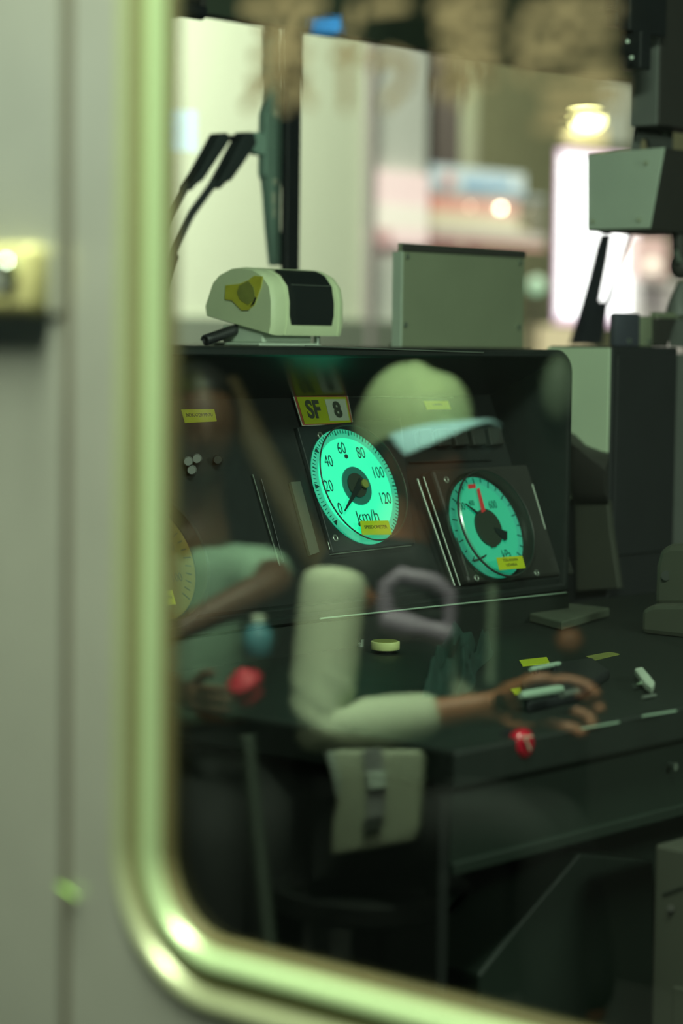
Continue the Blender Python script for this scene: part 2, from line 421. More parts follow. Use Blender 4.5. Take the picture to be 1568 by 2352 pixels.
g = G(); c = V((fx(1110, 10.5), 10.9, 0)); g.tube([c + V((0, 0, -1.2)), c + V((0, 0, 5))], abs(fx(1160, 10.5) - fx(1060, 10.5)) / 2, 24)
tag(g.build('column', M['column'], smooth=40), 'round grey-green column behind the shop fascia', 'column')
# shop fascia with coloured bands
r_ = onY(1110, 550, 9.4)
sh = thing('shop_fascia', 'long shop fascia with blue lettering over red and cream bands', 'shop sign', V((r_.x, 9.4, r_.z)))
bands = [('fascia_top', (992, 388, 1205, 440), glow('sign_paleblue', (.42, .58, .62), .8)), ('fascia_band', (992, 440, 1252, 456), glow('sign_greyblue', (.26, .34, .36), .6)),
         ('fascia_band', (992, 456, 1190, 492), glow('sign_red', (.75, .14, .09), .8)), ('fascia_band', (992, 492, 1215, 530), glow('sign_cream', (.72, .62, .36), .8)),
         ('fascia_band', (992, 530, 1252, 550), glow('sign_pinkgrey', (.42, .32, .29), .8)), ('fascia_end', (1190, 456, 1252, 530), mat('fascia_end_grey', (.30, .29, .25), .6)),
         ('fascia_band', (850, 550, 1252, 561), glow('sign_redline', (.62, .07, .09), .8))]
for n, rc, m in bands: fbox(G(), *rc, 9.4, .03).build(n, m, sh)
g = G()
for i, hx in enumerate((1075, 1098, 1120, 1142, 1165)):
    p0 = onY(hx, 420, 9.385); hh = .035 + .02 * (i % 2)
    g.box(p0.x - .028, p0.x - .014, 9.38, 9.39, p0.z - hh, p0.z + hh); g.box(p0.x + .010, p0.x + .024, 9.38, 9.39, p0.z - hh * .8, p0.z + hh)
    g.box(p0.x - .028, p0.x + .024, 9.38, 9.39, p0.z - .007, p0.z + .007)
g.box(onY(1070, 432, 9.385).x, onY(1205, 432, 9.385).x, 9.38, 9.39, onY(1130, 436, 9.385).z, onY(1130, 430, 9.385).z)
g.build('lettering', glow('sign_blue', (.05, .32, .55), .7), sh)
p0 = onY(1030, 414, 9.385); G().box(p0.x - .04, p0.x + .04, 9.37, 9.39, p0.z - .04, p0.z + .04).build('red_emblem', glow('sign_emblem', (.75, .10, .10), .7), sh)
for (bx, by, rr, s) in ((1150, 478, .013, 26), (1080, 475, .004, 20), (1212, 480, .004, 8)):
    p0 = onY(bx, by, 9.4 - rr * .9); tag(G().ball(p0, X * rr, Y * rr, Z * rr).build('spot_lamp', glow('spot_peach', (1, .78, .55), s), smooth=60),
        {1150: 'largest of the small peach lamps in front of the red fascia band', 1080: 'small white lamp in front of the red fascia band near the white facade', 1212: 'small dim lamp at the grey end of the fascia'}[bx], 'lamp', 'spot lamps on the fascia')
# pink sign glow painted on the white facade as emissive panel, red strip below
pk = onY(905, 560, YF)
po = thing('glow_panel', 'pink glow painted as a lit panel on the white facade wall', 'glow panel', V((pk.x, YF, pk.z)))
fbox(G(), 846, 395, 984, 560, YF - .02, .04).build('glow_panel_body', glow('glow_pink', (1, .68, .64), .95), po)
fbox(G(), 846, 470, 984, 525, YF - .025, .004).build('cream_band', glow('glow_cream', (1, .88, .70), .9), po)
fbox(G(), 840, 525, 900, 560, YF - .028, .006).build('red_band', glow('glow_red', (.80, .30, .30), .6), po)
# bright lightbox
lb0 = onY(1365, 740, 9.8)
lb = thing('light_box', 'tall overexposed white light box with magenta fringe', 'illuminated sign', V((lb0.x, 9.8, lb0.z)))
fbox(G(), 1282, 350, 1464, 744, 9.8, .02).build('magenta_fringe', glow('box_magenta', (1, .50, .90), 1.15), lb)  # lens colour fringe round the light, made as a glowing border
fbox(G(), 1288, 364, 1456, 728, 9.79, .01).build('white_face', glow('box_white', (1, .96, 1), 3.2), lb)
# yellow lamp
lp = onY(1348, 272, 10.3)
la = thing('wall_lamp', 'glaring yellow-white oval lamp above the white light box', 'lamp', lp)
k = (onY(1380, 272, 10.3).x - onY(1316, 272, 10.3).x) / 2
G().ball(lp, X * k, Y * .05, Z * (abs(onY(1348, 250, 10.3).z - onY(1348, 294, 10.3).z) / 2)).build('lamp_globe', glow('lamp_yellowwhite', (1, .90, .36), 14), la, smooth=60)
fbox(G(), 1300, 285, 1392, 330, 10.36, .04).build('lamp_plate', glow('lamp_yellow', (.85, .62, .08), .7), la)
# lights and patches low at the end of the platform
for (bx, by, yy, rr, cc, s, lab) in ((1497, 610, 8.6, .050, (1, .86, .70), 1.6, 'round peach globe lamp seen under the grey bracket box'), (1232, 655, 9.2, .06, (.55, 1, .60), .7, 'soft green globe lamp between grey panel and light box')):
    q = onY(bx, by, yy); gl_ = thing('globe_lamp', lab, 'lamp', q, 'globe lamps at the platform end'); G().ball(q, X * rr, Y * rr, Z * rr).build('lamp_globe', glow('globe_' + str(bx), cc, s), gl_, smooth=60)
    G().tube([q - Z * rr * .9, V((q.x, q.y, -1.2))], .015, 8).build('lamp_post', M['pillar'], gl_)
def post(o, x, y, z, m=None):
    b = G().box(x - .03, x + .03, y, y + .05, -1.2, z).build('post', m or M['pillar'], o)
    return o
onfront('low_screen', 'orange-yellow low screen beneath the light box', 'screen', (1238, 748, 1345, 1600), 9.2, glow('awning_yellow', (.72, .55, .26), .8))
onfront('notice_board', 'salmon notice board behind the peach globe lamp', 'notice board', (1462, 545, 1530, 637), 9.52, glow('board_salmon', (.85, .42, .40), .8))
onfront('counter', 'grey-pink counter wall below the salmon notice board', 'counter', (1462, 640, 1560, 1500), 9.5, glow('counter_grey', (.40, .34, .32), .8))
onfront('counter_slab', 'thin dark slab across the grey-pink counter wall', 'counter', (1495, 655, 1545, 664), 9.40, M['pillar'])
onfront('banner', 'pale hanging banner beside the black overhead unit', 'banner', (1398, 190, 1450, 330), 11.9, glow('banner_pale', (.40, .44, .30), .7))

for o_ in list(COL.objects):
    if o_.parent is None and o_.name.startswith(('shop_fascia', 'light_box', 'wall_lamp')):
        post(o_, o_.location.x, o_.location.y + .07, o_.location.z + .05)
# ================================================================== WIPERS
YO = YW + .045
wp = lambda x, y: onY(x, y, YO)
w0 = wp(632, 610)
wi = thing('windshield_wiper', 'long upright wiper blade with twin slanted arms on the near windshield pane', 'wiper', w0)
g = G()                                   # main blade carrier, widened in the middle
L = [(60, 622, 644), (180, 621, 648), (235, 619, 652), (262, 612, 653), (275, 612, 653), (400, 610, 650), (415, 616, 648), (440, 619, 646), (520, 625, 645), (610, 634, 648)]
g.loft([[wp(a, y), wp(b, y), wp(b, y) + Y * .018, wp(a, y) + Y * .018] for (y, a, b) in L], True, True); g.build('blade_carrier', M['wiper'], wi, bevel=.002)
for (x, y0, y1, ww) in ((636, 252, 268, 6), (632, 410, 424, 5), (629, 442, 470, 4), (630, 476, 500, 3)): fbox(G(), x - ww, y0, x + ww, y1, YO - .001, .002).build('slot', M['facade'], wi)
G().tube([wp(662, 60), wp(660, 300), wp(658, 470), wp(650, 540), wp(654, 612)], .0042, 8).build('rubber_blade', M['rubber'], wi, smooth=40)
g = G()
g.prism([wp(556, 303), wp(600, 303), wp(616, 312), wp(616, 350), wp(604, 357), wp(572, 345)], Y * .02); g.build('pivot_block', M['wiper'], wi, bevel=.003)
G().tube([wp(500, 318), wp(556, 316)], .0045, 10).build('link_rod', M['black'], wi, smooth=40)
for (pts, sh_) in (([(360, 545), (388, 490), (428, 425)], [(420, 432), (448, 392), (482, 330), (495, 306), (512, 305), (516, 325), (492, 360), (455, 415), (440, 425), (428, 440)]),
                   ([(370, 650), (395, 575), (440, 490), (492, 418)], [(488, 425), (510, 385), (545, 318), (556, 303), (572, 306), (578, 330), (552, 370), (520, 415), (508, 420), (494, 436)])):
    a = G(); a.tube([wp(*p) for p in pts], .0062, 10)
    ar = a.build('wiper_arm', M['rubber'], wi, smooth=40)
    G().prism([wp(*p) - Y * .012 for p in sh_], Y * .026).build('arm_head', M['rubber'], ar, bevel=.003)
G().tube([wp(396, 585), wp(386, 610), wp(370, 660)], .0085, 10).build('arm_sleeve', M['rubber'], wi, smooth=40)
# second wiper by the light box
YO2 = YW + .045
wq = lambda x, y: onY(x, y, YO2)
w2 = thing('windshield_wiper', 'dark forked wiper arm standing before the white light box', 'wiper', wq(1365, 790))
G().prism([wq(*p) for p in ((1330, 792), (1345, 745), (1375, 640), (1392, 570), (1403, 535), (1406, 537), (1396, 600), (1378, 690), (1372, 722), (1381, 722), (1394, 690), (1398, 700), (1391, 745), (1384, 792))], Y * .025).build('wiper_arm', M['blue_black'], w2, bevel=.002)
G().tube([wq(1396, 695), wq(1425, 600), wq(1447, 535)], [.0055, .0035, .0045], 8).build('wiper_rod', M['rubber'], w2, smooth=40)

# ================================================================== INSTRUMENT HOOD
PD = onY(815, 1120, 1.80)                                   # a point on the tilted instrument panel
TL = .42
DN = V((0, -TL, -1)).normalized(); PU = -DN; PN = V((0, -1, TL)).normalized()      # down the panel, up it, out of it
pan = lambda px, py, d=0.0: onP(px, py, PD + PN * d, PN)
YH = 1.72                                                   # front rim of the hood
hx1 = onY(1312, 1100, YH).x; hz1 = onY(900, 800, YH).z; hz0 = onY(1000, 1396, YH).z; hx0 = .12; HR = .030
def hout(o):
    pts = [(hx0 + o, hz0 + o)]
    pts += [(hx1 - o, hz0 + o)]
    for k in range(9):
        a = math.radians(90 * k / 8); pts.append((hx1 - HR + (HR - o) * math.cos(a), hz1 - HR + (HR - o) * math.sin(a)))
    pts += [(hx0 + o, hz1 - o)]
    return pts
hd = thing('instrument_hood', 'black instrument hood spanning the desk, carrying the gauges', 'dashboard', V(((hx0 + hx1) / 2, YH, hz0)))
g = G(); oo = [0, .004, .010]
rings = [[V((x, 2.34, z)) for x, z in hout(0)], [V((x, YH + .004, z)) for x, z in hout(0)], [V((x, YH, z)) for x, z in hout(.003)], [V((x, YH, z)) for x, z in hout(.008)],
         [V((x, YH + .004, z)) for x, z in hout(.011)], [V((x, YH + .20, z)) for x, z in hout(.011)]]
g.loft(rings, True, False); g.build('hood_shell', M['hood'], hd, smooth=50)
# inner faces: visor slope above the crease, tilted panel below, then a ledge to the front lip
cz = pan(900, 911); zb = pan(1000, 1350)
x0, x1 = hx0 + .011, hx1 - .011
G().add([(x0, cz.y, cz.z), (x1, cz.y, cz.z), (x1, YH + .010, hz1 - .0105), (x0, YH + .010, hz1 - .0105)], [[0, 1, 2, 3]]).build('visor_panel', M['visor'], hd)
G().add([(x0, cz.y, cz.z), (x1, cz.y, cz.z), (x1, zb.y, zb.z), (x0, zb.y, zb.z)], [[0, 1, 2, 3]]).build('instrument_panel', M['hood'], hd)
G().obox((x0, YH + .006, hz0 + .006), (x1 - x0, 0, 0), (0, zb.y - YH + .03, 0), (0, 0, max(.004, zb.z - hz0 - .006))).build('lower_ledge', M['hood'], hd, bevel=.002)
G().tube([pan(640, 909, .0015), pan(1040, 913, .0015)], .0007, 6).build('crease_trim', M['alu'], hd)
for (a, b, d, r) in (((735, 1421), (1130, 1379), 0, .0011), ((1130, 1379), (1300, 1361), 0, .0008), ((775, 1403), (1030, 1368), .012, .0008), ((905, 1392), (1150, 1366), .006, .0006), ((1048, 1366), (1140, 1358), .010, .0006)):
    pa, pb = onY(*a, YH - .003 + d), onY(*b, YH - .003 + d); G().tube([pa, V((pb.x, pa.y, pb.z))], r, 8).build('edge_trim', M['bright'], hd, smooth=60)
pa, pb = onY(700, 795, YH - .001), onY(1110, 810, YH - .001); G().tube([pa, pb], .0008, 6).build('edge_trim', M['alu'], hd)
# rails, strips, screws, button row on the panel
def rail(a, b, r, m, d=.003, name='panel_rail'): G().tube([pan(*a, d), pan(*b, d)], r, 8).build(name, m, hd, smooth=60)
rail((697, 1000), (757, 1262), .0007, M['alu']); rail((1105, 1328), (1078, 1230), .0008, M['chrome'], .026) if False else None
rail((580, 1090), (642, 1300), .0010, M['strip']); rail((600, 1100), (650, 1290), .0009, M['hood'])
G().prism([pan(*q, .001) for q in ((662, 1110), (684, 1108), (728, 1270), (707, 1278))], PN * .004).build('label_strip', M['strip'], hd)
G().prism([pan(*q, .0) for q in ((674, 985), (912, 962), (946, 1252), (756, 1274))], PN * .006).build('gauge_plate', M['plate'], hd, bevel=.0015)
rail((757, 1274), (944, 1253), .0008, M['alu'], .007)
gb = [pan(*q) for q in ((962, 1092), (1206, 1078), (1292, 1330), (1046, 1352))]
gbx = G().prism(gb, PN * .022).build('gauge_box', M['plate2'], hd, bevel=.004)
for (a, b, r) in (((958, 1100), (1043, 1345), .0016), ((972, 1095), (1056, 1345), .0011)): rail(a, b, r, M['alu'], .014)
rail((1048, 1235), (1076, 1322), .0009, M['chrome'], .024); rail((1222, 1112), (1252, 1215), .0007, M['alu'], .023)
def screw(px, py, r, d, m): G().disc(pan(px, py, d), X, PU, 0, r, 14, -.002 if False else .002).build('panel_screw', m, hd)
for (sx_, sy_, d) in ((1094, 1328, .0225), (1025, 1102, .0225), (1232, 1316, .0225), (735, 1000, .0065), (770, 1236, .0065)):
    G().torus(pan(sx_, sy_, d), X, PU, .0034, .0011, 18, 8).build('panel_screw', M['alu'], hd, smooth=60)
for i in range(5):
    bx = 948 + i * 40
    G().prism([pan(*q, .0) for q in ((bx, 992 - i), (bx + 30, 990 - i), (bx + 38, 1030 - i), (bx + 8, 1032 - i))], PN * .010).build('panel_button', M['plate2'], hd, bevel=.002)
rail((940, 1062), (1130, 1056), .0010, M['hood'], .003)
for (bx, by) in ((432, 1060), (452, 1054), (500, 1056), (440, 1080)):
    G().tube([pan(bx, by, .0), pan(bx, by, .012)], [.006, .0045], 12).build('panel_lamp', M['slate'] if bx < 480 else M['plate2'], hd, smooth=40)
def sticker(quad, lines, m, parent, d, name='label_sticker', size=.007, lab=None, surf=pan):
    q = [surf(*c, d) for c in quad]
    st = G().prism(q, PN * .0006).build(name, m, parent)
    if lab: st['label'] = lab
    c = (q[0] + q[1] + q[2] + q[3]) / 4; u = (q[1] - q[0]).normalized(); v_ = PN.cross(u).normalized()
    wd = (q[1] - q[0]).length; g = G()
    for k, s in enumerate(lines):
        gg = G().text(s, size, V((0, 0, 0)), X, Z); w_ = max(p.x for p in gg.v) - min(p.x for p in gg.v)
        g.text(s, size, c + v_ * (size * (.62 * (len(lines) - 1) - 1.24 * k) + size * .12) + PN * .0007, u, v_, .0001, min(1.3, wd * .80 / w_))
    g.build('lettering', M['ink'], st)
    return st
sticker(((415, 941), (491, 940), (497, 968), (424, 972)), ['INDIKATOR PINTU'], M['stick'], hd, .001, size=.0058, lab='yellow sticker with a line of small black print')
sticker(((972, 921), (1028, 921), (1034, 940), (979, 941)), ['LAMPU'], M['stick'], hd, .001, size=.0045, lab='small yellow sticker under the crease')
# SF 8 plate
q = [pan(*c, .003) for c in ((671, 910), (797, 910), (810, 975), (692, 979))]
sf = G().prism(q, PN * .0012).build('number_plate', M['white'], hd, bevel=.0005); sf['label'] = 'yellow plate with red border reading SF 8'
cen = sum(q, V()) / 4
def inset(q, f, d): return [cen + (p - cen) * f + PN * d for p in q]
G().prism(inset(q, .965, .0012), PN * .0004).build('red_border', M['redline'], sf)
G().prism(inset(q, .90, .0017), PN * .0004).build('yellow_face', M['stick_dim'], sf)
U_ = (q[1] - q[0]).normalized(); VV = PN.cross(U_).normalized()
lerp = lambda s, t: (q[0] * (1 - s) + q[1] * s) * (1 - t) + (q[3] * (1 - s) + q[2] * s) * t
G().prism([lerp(*c) + PN * .0022 for c in ((.54, .13), (.92, .13), (.92, .87), (.54, .87))], PN * .0004).build('white_field', M['white'], sf, bevel=.0001)
hh_ = (q[3] - q[0]).length
G().text('SF', hh_ * .82, lerp(.285, .50) + PN * .0023, U_, VV, .0002, .86, .0010).build('lettering', M['inkgrey'], sf)
G().text('8', hh_ * .70, lerp(.73, .52) + PN * .0027, U_, VV, .0002, 1.0, .0013).build('lettering', M['inkgrey'], sf)

# ================================================================== GAUGES
def polar(c, ang, r, d): a = math.radians(ang); return c + X * (math.sin(a) * r) + PU * (math.cos(a) * r) + PN * d
def needle(c, ang, r0, r1, w0, w1, d, t=.0012):
    a, b = polar(c, ang, r0, d), polar(c, ang, r1, d); n = (b - a).normalized().cross(PN)
    return G().prism([a - n * w0, b - n * w1, b + n * w1, a + n * w0], PN * t)
# ---- speedometer
c = pan(815, 1118, .0065); R = .0722
sp = thing('speedometer', 'glowing green round speedometer reading up to 120 km/h, needle at zero', 'speedometer', c)
G().disc(c, X, PU, 0, R * 1.0, 96, .0012).build('scale_ring', M['face_rim'], sp)
G().disc(c + PN * .0013, X, PU, 0, R * .845, 96, .0006).build('dial_face', M['face'], sp)
g = G()
for k in range(0, 71):
    ang = -128 + 4 * k
    if ang > 152: break
    big = k % 5 == 0
    g.v += [] ; nd = needle(c, ang, R * (.90 if big else .925), R * .985, .00065 if big else .0004, .00065 if big else .0004, .0021, .0003); g.add(nd.v, nd.f)
for ang in (-128, -88, -48):
    a = [polar(c, ang - 2.6, R * .99, .0024), polar(c, ang + 2.6, R * .99, .0024), polar(c, ang, R * .89, .0024)]; g.prism(a, PN * .0003)
g.build('scale_marks', M['tick'], sp)
g = G()
for k, s in enumerate(('0', '20', '40', '60', '80', '100', '120')): g.text(s, R * .285, polar(c, -128 + 40 * k + (4 if k == 0 else 0), R * .665, .0022), X, PU, .0001, .72)
g.text('km/h', R * .29, polar(c, 180, R * .53, .0022) + X * (R * .06), X, PU, .0001, .95)
g.build('numerals', M['tick'], sp)
for (ang, rr) in ((-4, .52), (196, .68)): G().disc(polar(c, ang, R * rr, .002), X, PU, 0, .0028, 16, .0012).build('dial_screw', M['hub2'], sp)
hb = G().disc(c + PN * .002, X, PU, 0, R * .33, 48, .002).build('hub', M['hub'], sp)
G().disc(c + PN * .0045 - X * R * .03, X, PU, R * .02, R * .21, 40, .002).build('hub_core', M['hub2'], hb)
G().disc(c + PN * .009 + X * R * .10, X, PU, 0, R * .075, 24, .002).build('hub_cap', M['tape_old'], hb)
needle(c, -128, -R * .10, R * .70, .0046, .0007, .0075).build('needle', M['needle'], sp)
G().torus(c + PN * .016, X, PU, R * 1.0, .0009, 96, 8).build('bezel_rim', M['plate2'], sp, smooth=60)
G().loft([[polar(c, 360 * k / 96, R * 1.03, .0) for k in range(96)], [polar(c, 360 * k / 96, R * 1.01, .016) for k in range(96)]], True, False).build('cover_wall', M['cover'], sp, smooth=60)
G().disc(c + PN * .016, X, PU, 0, R * .99, 96, .0012).build('cover_glass', M['cover'], sp)
sticker(((826, 1197), (891, 1196), (899, 1228), (831, 1229)), ['SPEEDOMETER'], M['stick_dim'], sp, .0185, size=.0060, lab='olive-yellow sticker with small black print')
# ---- pressure gauge
c = pan(1116, 1212, .0225); R2 = .0660
pg = thing('pressure_gauge', 'teal-lit round pressure gauge with red needle in a raised dark box', 'gauge', c)
G().disc(c, X, PU, 0, R2, 96, .0012).build('scale_ring', M['face2b'], pg)
G().disc(c + PN * .0013, X, PU, 0, R2 * .86, 96, .0006).build('dial_face', M['face2'], pg)
g = G()
for k in range(0, 21):
    ang = -130 + 13 * k; big = k % 2 == 0; nd = needle(c, ang, R2 * (.84 if big else .9), R2 * .98, .0007, .0007, .0022, .0003); g.add(nd.v, nd.f)
g.build('scale_marks', M['tick'], pg)
for (s, px, py) in (('200', 1058, 1164), ('400', 1082, 1156), ('600', 1131, 1160), ('kPa', 1163, 1274)): G().text(s, R2 * {'400': .15, 'kPa': .26}.get(s, .22), pan(px, py, .0247), X, PU, .0001, .75).build('numeral', M['tick'], pg)
G().prism([pan(*q_, .0247) for q_ in ((1074, 1113), (1091, 1112), (1092, 1121), (1075, 1123))], PN * .0005).build('red_mark', M['redneedle'], pg)
hb2 = G().disc(c + PN * .002 - PU * R2 * .02, X, PU, 0, R2 * .37, 48, .003).build('hub', M['hub2'], pg)
def blade(pts, d, m, n): return G().prism([pan(*p_, d) for p_ in pts], PN * .0012).build(n, m, pg)
blade(((1094, 1124), (1099, 1121), (1113, 1174), (1106, 1178)), .0275, M['redneedle'], 'red_needle')
blade(((1066, 1157), (1069, 1157), (1098, 1178), (1094, 1181)), .0275, M['needle'], 'needle')
blade(((1134, 1212), (1163, 1221), (1163, 1240), (1158, 1243), (1137, 1222)), .0275, M['needle'], 'needle_tail')
blade(((1086, 1286), (1098, 1283), (1116, 1273), (1115, 1278), (1100, 1288), (1088, 1291)), .0255, M['hub2'], 'dial_mark')
blade(((1119, 1240), (1140, 1225), (1139, 1257), (1128, 1259)), .0262, M['hub2'], 'hub_flange')
G().loft([[polar(c, 360 * k / 96, R2 * 1.10, .0) for k in range(96)], [polar(c, 360 * k / 96, R2 * 1.08, .016) for k in range(96)], [polar(c, 360 * k / 96, R2 * 1.0, .020) for k in range(96)]], True, False).build('bezel_wall', M['rimclear'], pg, smooth=60)
G().torus(c + PN * .018, X, PU, R2 * 1.05, .0014, 96, 8).build('bezel_rim', M['plate2'], pg, smooth=60)
G().disc(c + PN * .018, X, PU, 0, R2 * 1.0, 96, .0012).build('cover_glass', M['cover'], pg)
sticker(((1139, 1281), (1198, 1277), (1206, 1305), (1146, 1310)), ['TEKANAN', 'UDARA'], M['stick_dim'], pg, .043, size=.0050, lab='olive-yellow sticker with two lines of print')
# ---- amber gauge half hidden by the window frame
c = pan(335, 1290, .006); R3 = .0680
ag = thing('gauge', 'amber-faced round gauge half hidden behind the steel window frame', 'gauge', c)
G().disc(c, X, PU, 0, R3, 96, .0012).build('dial_face', M['amber'], ag)
g = G()
for k in range(0, 31):
    nd = needle(c, -135 + 9 * k, R3 * .80, R3 * (.92 if k % 5 else .96), .0006, .0006, .0015, .0003); g.add(nd.v, nd.f)
for k in range(6): g.text(str(k * 20), R3 * .2, polar(c, -120 + 48 * k, R3 * .62, .0016), X, PU, .0001, .8)
g.build('scale_marks', M['ink'], ag)
G().loft([[polar(c, 360 * k / 96, R3 * 1.17, .0) for k in range(96)], [polar(c, 360 * k / 96, R3 * 1.15, .014) for k in range(96)], [polar(c, 360 * k / 96, R3 * 1.05, .017) for k in range(96)], [polar(c, 360 * k / 96, R3 * 1.02, .002) for k in range(96)]], True, False).build('bezel', M['plate2'], ag, smooth=50)
G().disc(c + PN * .012, X, PU, 0, R3 * 1.04, 64, .001).build('cover_glass', M['cover'], ag)
sticker(((360, 1357), (396, 1356), (404, 1388), (366, 1392)), ['BATERE'], M['stick'], ag, .020, size=.0055, lab='bright yellow sticker')

# ================================================================== ON THE HOOD
YD = 1.96
f0 = onY(625, 770, YD)                                      # lower near corner of the cream unit
Wd = (onY(790, 775, YD).x - f0.x); Hh = onY(625, 612, YD).z - f0.z
du = thing('display_unit', 'cream rounded desk display unit with dark screen and yellow tape', 'display unit', V((f0.x + Wd / 2, YD + .05, hz1)))
bk = (onY(500, 727, YD + .118) - V((f0.x, YD + .118, f0.z))).z      # rise of the back edge
def prof(x, s=1.0, ins=0.0):
    """side outline, y (depth) and z, from front bottom round the top to the back"""
    P = [(.003, 0), (0, .012), (0, .50 * Hh), (.004, .72 * Hh), (.016, .88 * Hh), (.034, .97 * Hh), (.055, 1.0 * Hh), (.075, .985 * Hh), (.094, .90 * Hh), (.106, .78 * Hh), (.113, .60 * Hh), (.120, bk + .012), (.117, bk)]
    cy, cz_ = .06, Hh / 2
    return [V((x, YD + cy + (a - cy) * s, f0.z + cz_ + (b_ - cz_) * s)) for a, b_ in P]
g = G(); g.loft([prof(f0.x, .95), prof(f0.x + .004, .985), prof(f0.x + .009, 1.0), prof(f0.x + .022, 1.0), prof(f0.x + .0225, .985), prof(f0.x + .026, .985), prof(f0.x + .0265, 1.0), prof(f0.x + Wd - .014, 1.0), prof(f0.x + Wd - .0135, .985), prof(f0.x + Wd - .011, .985), prof(f0.x + Wd - .0105, 1.0), prof(f0.x + Wd - .006, 1.0), prof(f0.x + Wd, .95)])
g.build('housing', M['cream'], du, smooth=40, bevel=0)
# screen wraps the front and the curved top
def scr(x, off):
    P = [(0, .16 * Hh), (0, .30 * Hh), (0, .50 * Hh), (.004, .72 * Hh), (.016, .88 * Hh), (.030, .955 * Hh)]
    return [V((x, YD + a - off, f0.z + b_ + off * (1 if b_ > .7 * Hh else 0))) for a, b_ in P]
xs_ = [f0.x + .030 + (Wd - .052) * t for t in (0, .04, .12, .88, .96, 1)]
g = G(); rows = []
for i, xx in enumerate(xs_):
    r_ = scr(xx, .0015)
    if i in (0, 5):
        r_[0] = r_[0] + Z * .012; r_[5] = r_[5] * .5 + r_[4] * .5
    rows.append(r_)
g.loft(rows, False, False); g.build('screen', M['screen'], du, smooth=30)
G().tube([scr(f0.x + .036, .0022)[3], scr(f0.x + Wd - .026, .0022)[3]], .0006, 6).build('screen_line', M['alu'], du)
# tape patch on the near end, pressed flat on it
T = lambda px, py: onX(px, py, f0.x - .0002)
tp = G().prism([T(*q_) for q_ in ((519, 655), (551, 652), (572, 643), (585, 633), (604, 635), (600, 660), (591, 683), (585, 700), (572, 712), (556, 713), (534, 690), (517, 688))], X * -.0012).build('tape_patch', M['tape'], du)
G().prism([T(*q_) + X * -.0012 for q_ in ((551, 656), (572, 645), (584, 660), (588, 685), (572, 700), (554, 690), (546, 672))], X * -.0006).build('tape_stain', M['tape_old'], tp)
G().prism([T(*q_) + X * -.0013 for q_ in ((589, 682), (591, 684), (586, 698), (576, 705), (582, 694))], X * -.0006).build('torn_edge', M['ink'], tp)
zf = hz1
ft = G().box(f0.x - .010, f0.x + Wd - .030, YD + .012, YD + .10, zf, zf + .004); ft.box(f0.x + .004, f0.x + Wd - .040, YD + .020, YD + .09, zf + .004, f0.z + .012); ft.build('foot', M['grey_box'], du, bevel=.002)
G().tube([(f0.x + Wd - .034, YD + .016, zf), (f0.x + Wd - .034, YD + .016, f0.z + .004)], .004, 10).build('foot_screw', M['alu'], du, smooth=40)
# curly cable
g = G(); pts = []
a0, a1 = onY(470, 800, YD + .06), onY(556, 752, YD + .07)
a0.z = max(a0.z, hz1 + .006)
for k in range(221):
    t = k / 220; base = a0.lerp(a1, t); s = math.radians(360 * 20 * t); pts.append(base + V((.0, math.cos(s) * .0055, math.sin(s) * .0055)))
g.tube(pts, .0019, 6); tag(g.build('curly_cable', M['black'], smooth=60), 'black curly cable running from the cream display unit', 'cable')
# grey-green panel standing behind the hood edge
YG = 2.04
ga = onY(921, 557, YG); gbq = onY(1205, 574, YG); gz0 = hz1
gp = thing('equipment_panel', 'flat grey-green metal panel standing on the hood before the windshield', 'panel', V(((ga.x + gbq.x) / 2, YG, gz0)))
gz0 += .0005
for xx in (ga.x + .03, gbq.x - .06): G().box(xx, xx + .03, YG + .006, YG + .045, gz0, gz0 + .004).build('foot', M['grey_panel'], gp)
zt_ = onY(1060, 566, YG).z
G().box(ga.x, gbq.x, YG, YG + .006, gz0, zt_).build('cabinet_body', M['grey_panel'], gp, bevel=.001)
G().box(ga.x + .001, gbq.x - .001, YG - .003, YG + .001, zt_ - .011, zt_ - .001).build('top_lip', M['dark_box'], gp, bevel=.001)
G().box(ga.x - .003, ga.x, YG - .004, YG + .012, gz0, zt_ - .012).build('side_flange', M['grey_box'], gp)
for (sx_, sz_) in ((ga.x + .012, zt_ - .018), (gbq.x - .013, zt_ - .018), (ga.x + .010, gz0 + .03), (gbq.x - .013, gz0 + .03)):
    G().tube([(sx_, YG, sz_), (sx_, YG - .003, sz_)], .0035, 12).build('panel_screw', M['alu'], gp, smooth=40)

struct(G().box(1.435, 1.718, 2.0, 2.405, hz1 - .03, hz1).build('trim_4', M['hood']))          # ledge under the windshield
# ================================================================== BULKHEAD, CABINET AND BOXES AT THE FAR SIDE
YK = 1.86
ka, kb = onY(1402, 797, YK), onY(1556, 800, YK)
XK = ka.x; zk = onY(1480, 797, YK).z
yb_ = onX(1256, 792, XK).y
kc = thing('tall_cabinet', 'tall cabinet with lit-coloured flank and dark front beyond the instrument hood', 'cabinet', V(((ka.x + kb.x) / 2, YK, 0)))
G().box(XK + .004, kb.x, YK, yb_, 0, zk).build('cabinet_body', M['cabinet'], kc, bevel=.003)
fl = G().box(XK, XK + .004, YK + .002, yb_, onX(1350, 1150, XK).z, zk - .002).build('lit_flank', M['lit_cream'], kc, bevel=.001); fl['label'] = 'flank panel in a lit cream-green'  # cream puts the window light into this side, front stays dark
G().box(XK + .012, kb.x - .006, YK - .004, YK, .95, zk - .012).build('cabinet_door', M['cabinet'], kc, bevel=.002)
KX = lambda x_, y_, d=0: onX(x_, y_, XK - d)
lw = G().prism([KX(*q_, .012) for q_ in ((1318, 1150), (1394, 1150), (1400, 1215), (1420, 1352), (1322, 1358))], X * .012).build('shaded_flank', M['panelgrey'], kc, bevel=.002); lw['label'] = 'lower flank panel shaded in its grey'  # same flank lower down, its shade put into the grey
